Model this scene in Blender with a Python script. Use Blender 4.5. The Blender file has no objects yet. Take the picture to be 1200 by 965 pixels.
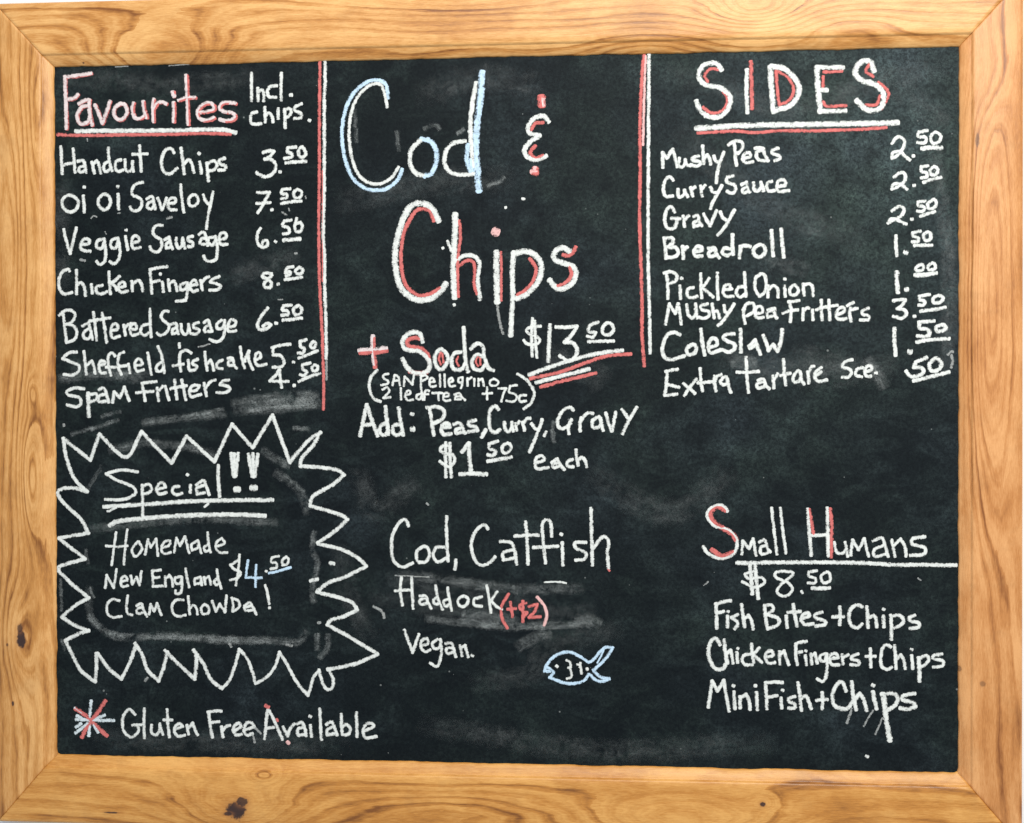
import bpy, math, random
from mathutils import Matrix, Vector, Euler, noise as mnoise

random.seed(7)
scene = bpy.context.scene
col = scene.collection
BASE_Z = 1.2              # height of the bottom edge of the hanging board above the floor
CENTRE = 0.4860           # board centre above its bottom edge
BOARD = Matrix.Translation((0, 0, BASE_Z + CENTRE)) @ Matrix.Rotation(math.radians(90), 4, 'X')

# ------------------------------------------------------------------ camera
cam = bpy.data.cameras.new('camera')
cam.sensor_width = 36.0
cam.lens = 45.0
cam.clip_start = 0.05
cam.clip_end = 50.0
co = bpy.data.objects.new('camera', cam)
col.objects.link(co)
co.matrix_world = BOARD @ Matrix.Translation((0.13568, 0.01065, 1.4925)) @ Euler((-0.00762, 0.07727, -0.00146), 'XYZ').to_matrix().to_4x4()
scene.camera = co

# ------------------------------------------------------------------ soft room light
world = bpy.data.worlds.new('World')
scene.world = world
world.use_nodes = True
bg = world.node_tree.nodes['Background']
bg.inputs[0].default_value = (0.86, 0.93, 1.0, 1)
bg.inputs[1].default_value = 0.60

def area(name, loc, aim, size, power, colour):
    l = bpy.data.lights.new(name, 'AREA')
    l.shape = 'RECTANGLE'
    l.size, l.size_y = size
    l.energy = power
    l.color = colour
    o = bpy.data.objects.new(name, l)
    col.objects.link(o)
    o.location = loc
    o.rotation_euler = (Vector(aim) - Vector(loc)).to_track_quat('-Z', 'Y').to_euler()
    return o

area('ceiling_light', (0.72, -1.95, 3.05), (0.12, 0, 1.70), (1.6, 1.1), 76, (1.0, 0.965, 0.91))
scene.view_settings.view_transform = 'Standard'
scene.view_settings.look = 'None'
scene.view_settings.exposure = 0.0
scene.view_settings.gamma = 1.0
try:
    scene.cycles.transparent_max_bounces = 24
except Exception:
    pass

# ------------------------------------------------------------------ node helpers
class NT:
    def __init__(self, name):
        self.m = bpy.data.materials.new(name)
        self.m.use_nodes = True
        self.t = self.m.node_tree
        self.n = self.t.nodes
        self.b = self.n['Principled BSDF']
        self.out = self.n['Material Output']
    def put(self, sock, v):
        if isinstance(v, bpy.types.NodeSocket):
            self.t.links.new(v, sock)
        elif v is not None:
            sock.default_value = v
    def math(self, op, a, b=None, c=None, clamp=False):
        n = self.n.new('ShaderNodeMath'); n.operation = op; n.use_clamp = clamp
        self.put(n.inputs[0], a)
        if b is not None: self.put(n.inputs[1], b)
        if c is not None: self.put(n.inputs[2], c)
        return n.outputs[0]
    def vmath(self, op, a, b=None):
        n = self.n.new('ShaderNodeVectorMath'); n.operation = op
        self.put(n.inputs[0], a)
        if b is not None: self.put(n.inputs[1], b)
        return n.outputs['Value'] if op in ('DOT_PRODUCT', 'LENGTH', 'DISTANCE') else n.outputs[0]
    def noise(self, vec, scale, detail=2.0, rough=0.5, dist=0.0, w=None):
        n = self.n.new('ShaderNodeTexNoise')
        n.inputs['Scale'].default_value = scale
        n.inputs['Detail'].default_value = detail
        n.inputs['Roughness'].default_value = rough
        n.inputs['Distortion'].default_value = dist
        if w is not None:
            n.noise_dimensions = '4D'; n.inputs['W'].default_value = w
        self.put(n.inputs['Vector'], vec)
        return n.outputs['Fac']
    def rng(self, v, a, b, c=0.0, d=1.0, smooth=False):
        n = self.n.new('ShaderNodeMapRange')
        if smooth: n.interpolation_type = 'SMOOTHSTEP'
        self.put(n.inputs[0], v)
        for i, x in enumerate((a, b, c, d)): self.put(n.inputs[i + 1], x)
        return n.outputs[0]
    def mix(self, f, a, b, mode='MIX'):
        n = self.n.new('ShaderNodeMix'); n.data_type = 'RGBA'; n.blend_type = mode
        self.put(n.inputs[0], f)
        self.put(n.inputs[6], a); self.put(n.inputs[7], b)
        return n.outputs[2]
    def ramp(self, f, stops, interp='LINEAR'):
        n = self.n.new('ShaderNodeValToRGB'); n.color_ramp.interpolation = interp
        e = n.color_ramp.elements
        while len(e) < len(stops): e.new(0.5)
        for i, (p, c) in enumerate(stops):
            e[i].position = p; e[i].color = (*c, 1)
        self.put(n.inputs[0], f)
        return n.outputs[0]
    def xyz(self, v):
        n = self.n.new('ShaderNodeSeparateXYZ'); self.put(n.inputs[0], v)
        return n.outputs
    def comb(self, x=0.0, y=0.0, z=0.0):
        n = self.n.new('ShaderNodeCombineXYZ')
        self.put(n.inputs[0], x); self.put(n.inputs[1], y); self.put(n.inputs[2], z)
        return n.outputs[0]
    def tex(self, which='Object'):
        return self.n.new('ShaderNodeTexCoord').outputs[which]
    def uv(self, name):
        n = self.n.new('ShaderNodeUVMap'); n.uv_map = name
        return n.outputs[0]
    def bump(self, h, strength, dist):
        n = self.n.new('ShaderNodeBump')
        n.inputs['Strength'].default_value = strength
        n.inputs['Distance'].default_value = dist
        self.put(n.inputs['Height'], h)
        self.put(self.b.inputs['Normal'], n.outputs[0])

C4 = lambda r, g, b: (r, g, b, 1)

# ------------------------------------------------------------------ materials
def slate_material():
    t = NT('blackboard_paint')
    p = t.tex()
    big = t.noise(p, 5.0, 3, 0.55)
    mid = t.noise(p, 32.0, 4, 0.6)
    wip = t.noise(t.vmath('MULTIPLY', p, (1.0, 1.9, 1.0)), 12.0, 4, 0.62, 1.6)
    fine = t.noise(p, 250.0, 3, 0.75, 0.6)
    grit = t.noise(p, 700.0, 2, 0.6)
    dust = t.math('MULTIPLY', t.rng(big, 0.35, 0.68), t.rng(mid, 0.30, 0.75))
    dust = t.math('ADD', dust, t.math('MULTIPLY', t.rng(wip, 0.50, 0.75), 0.55))
    # chalk dust at the top right, with the glare sheen there painted in
    s = t.xyz(p)
    rubbed_sheen = t.math('MULTIPLY', t.rng(s[0], -0.05, 0.45, 0, 1, True), t.rng(s[1], -0.12, 0.32, 0, 1, True))
    dust = t.math('ADD', t.math('MULTIPLY', dust, 0.75), t.math('MULTIPLY', rubbed_sheen, t.rng(mid, 0.25, 0.7, 0.35, 0.95)))
    grain = t.rng(t.math('ADD', fine, t.math('MULTIPLY', grit, 0.4)), 0.58, 0.98)
    f = t.math('ADD', t.math('MULTIPLY', dust, 0.15), t.math('MULTIPLY', t.math('MULTIPLY', grain, t.math('ADD', t.math('POWER', dust, 1.3), 0.10)), 0.72), None, True)
    tint = t.mix(t.rng(t.noise(p, 9.0, 3, 0.5, 0, 3.3), 0.4, 0.65), C4(0.056, 0.086, 0.076), C4(0.062, 0.088, 0.098))
    base = t.mix(f, C4(0.0016, 0.0038, 0.0056), tint)
    # stray flecks of chalk
    v = t.n.new('ShaderNodeTexVoronoi'); v.inputs['Scale'].default_value = 75
    t.put(v.inputs['Vector'], p)
    size = t.rng(t.noise(p, 45.0, 1, 0.5, 0, 9.1), 0.55, 0.8, 0.0, 0.13)
    fleck = t.math('LESS_THAN', v.outputs['Distance'], size)
    base = t.mix(t.math('MULTIPLY', fleck, 0.45), base, C4(0.28, 0.30, 0.29))
    t.put(t.b.inputs['Base Color'], base)
    t.b.inputs['Roughness'].default_value = 0.62
    t.b.inputs['Specular IOR Level'].default_value = 0.11
    t.bump(t.math('ADD', t.math('MULTIPLY', fine, 0.7), mid), 0.25, 0.0006)
    return t.m

def wood_material(name, vertical, bumps, spots, seed, pale, mid, dark, period):
    """Sawn pine: growth rings as contour lines of a warped height field; knots and burls push the field up."""
    t = NT(name)
    p = t.tex()
    s = t.xyz(p)
    u, v = (s[1], s[0]) if vertical else (s[0], s[1])
    q = t.comb(u, v, 0.0)
    n1 = t.noise(t.vmath('MULTIPLY', q, (2.2, 13.0, 1.0)), 1.0, 3, 0.5, 0.0, seed)
    n2 = t.noise(t.vmath('MULTIPLY', q, (9.0, 70.0, 1.0)), 1.0, 3, 0.55, 0.0, seed + 5)
    n3 = t.noise(t.vmath('MULTIPLY', q, (38.0, 260.0, 1.0)), 1.0, 2, 0.5, 0.0, seed + 9)
    F = t.math('MULTIPLY', v, period)
    F = t.math('ADD', F, t.math('MULTIPLY', n1, 4.0))
    F = t.math('ADD', F, t.math('MULTIPLY', n2, 1.0))
    F = t.math('ADD', F, t.math('MULTIPLY', n3, 0.28))
    def hill(c, sx, sy, amp):
        d = t.vmath('MULTIPLY', t.vmath('SUBTRACT', p, (c[0], c[1], 0.0)), (1 / sx, 1 / sy, 0.0))
        e = t.math('EXPONENT', t.math('MULTIPLY', t.vmath('DOT_PRODUCT', d, d), -1.0))
        return t.math('MULTIPLY', e, amp)
    for c, sx, sy, amp in bumps:
        F = t.math('ADD', F, hill(c, sx, sy, amp))
    fr = t.math('FRACT', F)
    wn = t.n.new('ShaderNodeTexWhiteNoise'); wn.noise_dimensions = '1D'
    t.put(wn.inputs['W'], t.math('FLOOR', F))
    each = t.rng(wn.outputs['Value'], 0.0, 1.0, 0.15, 1.15)
    ring = t.ramp(fr, [(0.0, (0.45,) * 3), (0.18, (0.10,) * 3), (0.38, (0.08,) * 3), (0.66, (0.55,) * 3), (0.84, (1.0,) * 3), (1.0, (0.45,) * 3)], 'EASE')
    amount = t.math('MULTIPLY', each, t.rng(t.noise(t.vmath('MULTIPLY', q, (9.0, 60.0, 1.0)), 1.0, 3, 0.6, 0.0, seed + 2), 0.34, 0.62, 0.18, 0.98))
    fr2 = t.math('FRACT', t.math('MULTIPLY', F, 3.0))
    sub = t.math('MULTIPLY', t.rng(fr2, 0.35, 0.95), 0.08)
    g = t.math('ADD', t.math('MULTIPLY', ring, t.math('MULTIPLY', amount, 0.95)), sub)
    blot = t.noise(t.vmath('MULTIPLY', q, (9.0, 22.0, 1.0)), 1.0, 3, 0.6, 0.3, seed + 7)
    g = t.math('ADD', g, t.rng(blot, 0.30, 0.75, -0.15, 0.50))
    fib = t.noise(t.vmath('MULTIPLY', q, (110.0, 1300.0, 1.0)), 1.0, 3, 0.65, 0.0, seed)
    g = t.math('ADD', g, t.rng(fib, 0.3, 0.7, -0.20, 0.20), None, True)
    colr = t.ramp(g, [(0.0, pale), (0.45, mid), (1.0, dark)])
    speck = t.noise(p, 420.0, 2, 0.7, 0.0, seed + 1)
    colr = t.mix(t.rng(speck, 0.35, 0.7, 0.10, 0.0), colr, C4(0.30, 0.13, 0.035))
    grime = t.noise(p, 26.0, 4, 0.7, 0.4, seed + 3)
    colr = t.mix(t.rng(grime, 0.52, 0.74, 0.0, 0.22), colr, C4(0.24, 0.115, 0.035))
    for c, sx, sy, k in spots:
        h = hill(c, sx, sy, 1.0)
        edge = t.math('ADD', h, t.math('MULTIPLY', t.math('SUBTRACT', t.noise(p, 160.0, 3, 0.6), 0.5), 0.9))
        colr = t.mix(t.math('MULTIPLY', t.rng(h, 0.02, 0.6, 0, 1, True), 0.38 * k), colr, C4(0.33, 0.12, 0.03))
        colr = t.mix(t.math('MULTIPLY', t.rng(edge, 0.42, 0.72, 0, 1, True), k), colr, C4(0.035, 0.014, 0.010))
    t.put(t.b.inputs['Base Color'], colr)
    t.put(t.b.inputs['Roughness'], t.rng(g, 0, 1, 0.46, 0.36))
    t.b.inputs['Specular IOR Level'].default_value = 0.42
    t.b.inputs['Coat Weight'].default_value = 0.12
    t.b.inputs['Coat Roughness'].default_value = 0.35
    t.bump(t.math('ADD', t.math('MULTIPLY', ring, -0.5), t.math('MULTIPLY', fib, 0.7)), 0.35, 0.0009)
    return t.m

def chalk_material(name, colour, cover=1.0, grainy=1.0, second=(0.66, 0.69, 0.70)):
    t = NT(name)
    p = t.tex()
    uv = t.xyz(t.uv('stroke'))
    n1 = t.noise(p, 620.0, 2, 0.6)
    n2 = t.noise(p, 170.0, 2, 0.6)
    streak = t.noise(t.comb(t.math('MULTIPLY', uv[0], 110.0), t.math('MULTIPLY', uv[1], 2.6), 0.0), 1.0, 2, 0.6)
    av = t.math('ABSOLUTE', uv[1])
    body = t.math('SUBTRACT', 1.0, t.math('MULTIPLY', t.math('POWER', av, 2.0), 0.86))
    nn = t.math('ADD', t.math('MULTIPLY', t.math('SUBTRACT', n1, 0.5), 1.7 * grainy), t.math('MULTIPLY', t.math('SUBTRACT', streak, 0.5), 1.25 * grainy))
    nn = t.math('ADD', nn, t.math('MULTIPLY', t.math('SUBTRACT', n2, 0.5), 0.7 * grainy))
    press = t.noise(t.comb(t.math('MULTIPLY', uv[0], 42.0), 0.0, 3.0), 1.0, 2, 0.6)
    side = t.math('MULTIPLY', t.math('MULTIPLY', uv[1], t.math('SUBTRACT', press, 0.5)), 0.8)
    nn = t.math('ADD', nn, t.math('ADD', side, t.math('MULTIPLY', t.math('SUBTRACT', press, 0.55), 0.85 * grainy)))
    a = t.rng(t.math('ADD', body, nn), 0.06, 0.84, 0.0, 1.0, True)
    a = t.math('MULTIPLY', a, t.math('MULTIPLY', t.rng(n2, 0.25, 0.6, 0.80, 1.0), cover))
    tint = t.mix(t.rng(streak, 0.3, 0.7, 0.0, 0.5), colour, tuple(min(1, c * k) for c, k in zip(colour, second)) + (1,))
    t.put(t.b.inputs['Base Color'], tint)
    t.b.inputs['Roughness'].default_value = 0.95
    t.b.inputs['Specular IOR Level'].default_value = 0.1
    t.put(t.b.inputs['Alpha'], a)
    return t.m

def smudge_material():
    t = NT('rubbed_chalk_dust')
    p = t.tex()
    uv = t.xyz(t.uv('stroke'))
    en = t.xyz(t.uv('span'))
    n1 = t.noise(p, 520.0, 3, 0.7)
    n2 = t.noise(p, 70.0, 4, 0.65, 0.8)
    streak = t.noise(t.comb(t.math('MULTIPLY', uv[0], 22.0), t.math('MULTIPLY', uv[1], 2.4), 0.0), 1.0, 3, 0.6)
    rag = t.noise(p, 130.0, 4, 0.7)
    fade = t.rng(t.math('ADD', t.math('SUBTRACT', 1.0, t.math('ABSOLUTE', uv[1])), t.math('MULTIPLY', t.math('SUBTRACT', rag, 0.5), 1.1)), 0.02, 0.85, 0, 1, True)
    fade = t.math('MULTIPLY', fade, t.math('SUBTRACT', 1.0, t.math('POWER', t.math('ABSOLUTE', uv[1]), 4.0)))
    ends = t.math('SUBTRACT', 1.0, t.math('POWER', t.math('ABSOLUTE', en[0]), 5.0))
    a = t.math('MULTIPLY', fade, ends)
    a = t.math('MULTIPLY', a, t.rng(t.math('ADD', t.math('MULTIPLY', n2, 0.6), t.math('MULTIPLY', t.noise(p, 28.0, 3, 0.6), 0.4)), 0.38, 0.62))
    a = t.math('MULTIPLY', a, t.rng(streak, 0.30, 0.72, 0.25, 1.0))
    a = t.math('MULTIPLY', a, t.rng(n1, 0.32, 0.68, 0.15, 1.15))
    wide = t.rng(en[1], 0.3, 1.0, 0.68, 0.14)      # narrow wipes are denser than broad ones
    t.put(t.b.inputs['Alpha'], t.math('MULTIPLY', a, wide))
    t.put(t.b.inputs['Base Color'], C4(0.50, 0.54, 0.53))
    t.b.inputs['Roughness'].default_value = 0.95
    t.b.inputs['Specular IOR Level'].default_value = 0.1
    return t.m

def wall_material():
    t = NT('painted_wall')
    p = t.tex()
    n = t.noise(p, 60.0, 4, 0.6)
    t.put(t.b.inputs['Base Color'], t.mix(n, C4(0.74, 0.75, 0.77), C4(0.80, 0.80, 0.80)))
    t.b.inputs['Roughness'].default_value = 0.7
    t.bump(t.noise(p, 260.0, 3, 0.6), 0.3, 0.001)
    return t.m

# ------------------------------------------------------------------ objects
def link(name, me, parent=None, mats=()):
    o = bpy.data.objects.new(name, me)
    col.objects.link(o)
    for m in mats: me.materials.append(m)
    if parent is not None: o.parent = parent
    return o

def mesh(name, verts, faces, smooth=False):
    me = bpy.data.meshes.new(name)
    me.from_pydata(verts, [], faces)
    me.update()
    if smooth:
        for f in me.polygons: f.use_smooth = True
    return me

# wall behind
wv, wf = [], []
N = 24
for j in range(N + 1):
    for i in range(N + 1):
        x, z = -2.2 + 4.4 * i / N, 3.2 * j / N
        wv.append((x, 0.0135, z))
for j in range(N):
    for i in range(N):
        a = j * (N + 1) + i
        wf.append((a, a + 1, a + N + 2, a + N + 1))
wall = link('wall', mesh('wall', wv, wf), None, [wall_material()])
wall['kind'] = 'structure'

root = bpy.data.objects.new('menu_chalkboard', None)
col.objects.link(root)
root.location = (0, 0, BASE_Z)
root.rotation_euler = (math.radians(90), 0, 0)
root.empty_display_size = 0.1
root['label'] = 'black menu chalkboard in a pine frame on a white wall, covered with handwritten chalk prices'
root['category'] = 'chalkboard'

IW, IH = 0.530, 0.41325            # half opening
RAIL = {'left': 0.0700, 'right': 0.0692, 'top': 0.0756, 'bottom': 0.0796}   # widths of the rails

def part(name, me, mats, parent=None, label=None):
    o = link(name, me, parent or root, mats)
    if parent is None: o.location = (0, CENTRE, 0)
    if label: o['label'] = label
    return o

# the black writing panel, a sheet with thickness slipped into the frame
def panel():
    nx, ny = 70, 54
    w, h = IW + 0.006, IH + 0.006
    v, f = [], []
    for j in range(ny + 1):
        for i in range(nx + 1):
            x, y = -w + 2 * w * i / nx, -h + 2 * h * j / ny
            v.append((x, y, 0.00012 * mnoise.noise(Vector((x * 6, y * 6, 2.0)))))
    for j in range(ny):
        for i in range(nx):
            a = j * (nx + 1) + i
            f.append((a, a + 1, a + nx + 2, a + nx + 1))
    b = len(v)
    v += [(-w, -h, -0.006), (w, -h, -0.006), (w, h, -0.006), (-w, h, -0.006)]
    f.append((b + 3, b + 2, b + 1, b))
    rim = [(0, nx, b, b + 1, 1), ]
    f.append(tuple([b, b + 1] + [i for i in range(nx, -1, -1)]))
    f.append(tuple([b + 2, b + 3] + [ny * (nx + 1) + i for i in range(nx + 1)]))
    f.append(tuple([b + 1, b + 2] + [j * (nx + 1) + nx for j in range(ny, -1, -1)]))
    f.append(tuple([b + 3, b] + [j * (nx + 1) for j in range(ny + 1)]))
    return mesh('board_panel', v, f, False)
part('board_panel', panel(), [slate_material()])

# the four frame rails, mitred, with an inner bevel, a small step and an eased outer edge
def rail(side, seed, rounds, mat, label):
    horiz = side in ('top', 'bottom')
    w = RAIL[side]
    half = IW if horiz else IH
    inner = IH if horiz else IW
    k0, k1 = ((RAIL['left'], RAIL['right']) if side == 'top' else (RAIL['right'], RAIL['left']) if side == 'bottom' else (RAIL['top'], RAIL['bottom']) if side == 'right' else (RAIL['bottom'], RAIL['top']))
    k0, k1 = k0 / w, k1 / w
    prof = [(0.0, -0.0005), (0.0, 0.0009), (0.0013, 0.0026), (0.0112, 0.0070), (0.0124, 0.0073),
            (0.0129, 0.0088), (0.0150, 0.0097), (0.021, 0.0100), (w * 0.6, 0.0102), (w - 0.0045, 0.0099),
            (w - 0.0016, 0.0090), (w - 0.0003, 0.0072), (w, 0.0050), (w, -0.012)]
    proud = 0.0018 if side == 'bottom' else 0.0
    n = 260
    verts, faces = [], []
    eps = 0.0024 if side == 'bottom' else 0.0009
    r0, r1 = rounds
    for pi, (d, z) in enumerate(prof):
        for i in range(n + 3):
            dd, zz = d, z
            end = 0
            L0, L1 = half + d * k0, half + d * k1
            if pi <= 2:
                f = 1.0 if pi < 2 else 0.45
                rr0, rr1 = r0 * 0.293 * f, r1 * 0.293 * f
                lo, hi = -(L0 - rr0), L1 - rr1
            else:
                lo, hi = -L0, L1
            if i == 0: x, end = lo, 1
            elif i == n + 2: x, end = hi, 1
            else: x = lo + eps + (hi - lo - 2 * eps) * (i - 1) / n
            if pi <= 2:
                s0, s1 = x + half, half - x
                for s, r in ((s0, r0), (s1, r1)):
                    if r > 0 and s < r:
                        s = max(s, 0.0)
                        dd = min(dd, d - f * (r - math.sqrt(max(r * r - (r - s) ** 2, 0))))
                wob = 0.0010 * mnoise.noise(Vector((x * 34, seed * 7.7, 0))) + 0.0006 * mnoise.noise(Vector((x * 120, seed * 3.1, 5)))
                q = mnoise.noise(Vector((x * 13, seed * 5.3, 9)))
                if q > 0.33 and side in ('left', 'top'): wob -= (q - 0.33) * 0.006
                if end == 0: dd += wob * f * min(1, min(s0, s1) / 0.01)
            else:
                zz += 0.00022 * mnoise.noise(Vector((x * 9, d * 60, seed)))
                if pi in (3, 4): dd += 0.0003 * mnoise.noise(Vector((x * 20, seed, 3)))
            if 5 <= pi <= 11: zz += proud
            if end and 2 <= pi <= 11: zz -= 0.0008 + (proud if pi >= 5 else 0)
            if side == 'top': P = (x, inner + dd, zz)
            elif side == 'bottom': P = (-x, -inner - dd, zz)
            elif side == 'right': P = (inner + dd, -x, zz)
            else: P = (-inner - dd, x, zz)
            verts.append(P)
    m = n + 3
    for pi in range(len(prof) - 1):
        for i in range(m - 1):
            a = pi * m + i
            faces.append((a, a + 1, a + m + 1, a + m))
    last = (len(prof) - 1) * m
    faces.append(tuple([pi * m for pi in range(len(prof))]))
    faces.append(tuple([pi * m + m - 1 for pi in range(len(prof) - 1, -1, -1)]))
    faces.append((0, last, last + m - 1, m - 1))
    me = mesh('frame_rail', verts, faces, False)
    for i, fc in enumerate(me.polygons):
        if len(fc.vertices) == 4: fc.use_smooth = True
    return part('frame_rail', me, [mat], None, label)

R0 = 0.0055
pine = dict(pale=(0.73, 0.410, 0.145), mid=(0.51, 0.222, 0.050), dark=(0.20, 0.064, 0.009))
top_wood = wood_material('pine_top', False,
    [((-0.3975, 0.4195), 0.085, 0.040, 7.0), ((0.2996, 0.4621), 0.050, 0.022, 5.0), ((0.1788, 0.4028), 0.070, 0.035, -3.0), ((-0.0574, 0.4870), 0.14, 0.03, 2.5), ((0.4094, 0.4362), 0.06, 0.02, -2.0)],
    [((-0.4929, 0.4166), 0.0016, 0.0012, 0.8)], 1.3, pine['pale'], pine['mid'], pine['dark'], 72.0)
bottom_wood = wood_material('pine_bottom', False,
    [((-0.3067, -0.4691), 0.065, 0.040, 4.5), ((-0.2717, -0.4300), 0.018, 0.009, 2.5), ((0.2172, -0.4707), 0.110, 0.030, 6.0), ((0.3092, -0.4470), 0.016, 0.010, 1.5), ((-0.0592, -0.4653), 0.10, 0.02, -2.0)],
    [((-0.3067, -0.4721), 0.0150, 0.0125, 1.0), ((-0.2995, -0.4618), 0.009, 0.007, 0.9), ((-0.3170, -0.4764), 0.007, 0.003, 0.9), ((-0.4579, -0.4782), 0.012, 0.0013, 0.9), ((0.3083, -0.4509), 0.0042, 0.0034, 0.95)],
    4.6, (0.70, 0.360, 0.096), (0.49, 0.202, 0.034), (0.19, 0.062, 0.008), 62.0)
left_wood = wood_material('pine_left', True,
    [((-0.5506, 0.3682), 0.013, 0.10, 1.8), ((-0.5703, -0.2677), 0.020, 0.060, 3.4), ((-0.5568, -0.0789), 0.014, 0.075, 4.0), ((-0.5553, 0.0229), 0.007, 0.018, 1.5), ((-0.5809, 0.1858), 0.012, 0.14, -2.0)],
    [((-0.5693, -0.2727), 0.0068, 0.0130, 1.0), ((-0.5713, -0.2595), 0.0045, 0.007, 0.8), ((-0.5802, -0.3506), 0.0018, 0.0035, 0.9), ((-0.5250, -0.2426), 0.0022, 0.0026, 0.9), ((-0.5872, -0.2801), 0.0018, 0.0024, 0.7)],
    8.2, (0.71, 0.385, 0.135), (0.50, 0.220, 0.050), (0.22, 0.075, 0.010), 75.0)
right_wood = wood_material('pine_right', True,
    [((0.5623, 0.1358), 0.022, 0.240, 7.0), ((0.5601, 0.3752), 0.018, 0.050, -2.0), ((0.5327, -0.2103), 0.012, 0.20, 1.5)],
    [((0.5480, 0.3056), 0.0026, 0.0105, 0.55), ((0.5309, -0.2933), 0.0030, 0.0040, 0.5), ((0.5544, -0.3093), 0.0040, 0.0050, 0.45)],
    12.9, (0.68, 0.340, 0.128), (0.49, 0.200, 0.054), (0.22, 0.068, 0.012), 70.0)
rail('top', 1.0, (0.0, 0.0), top_wood, 'top rail of pine with flowing arched grain')
rail('bottom', 2.0, (R0, R0), bottom_wood, 'bottom rail of pine with one dark knot')
rail('left', 3.0, (R0, 0.0), left_wood, 'left rail of pine with a dark oval knot')
rail('right', 4.0, (0.0, R0), right_wood, 'right rail of pine with long pointed grain')

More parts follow.
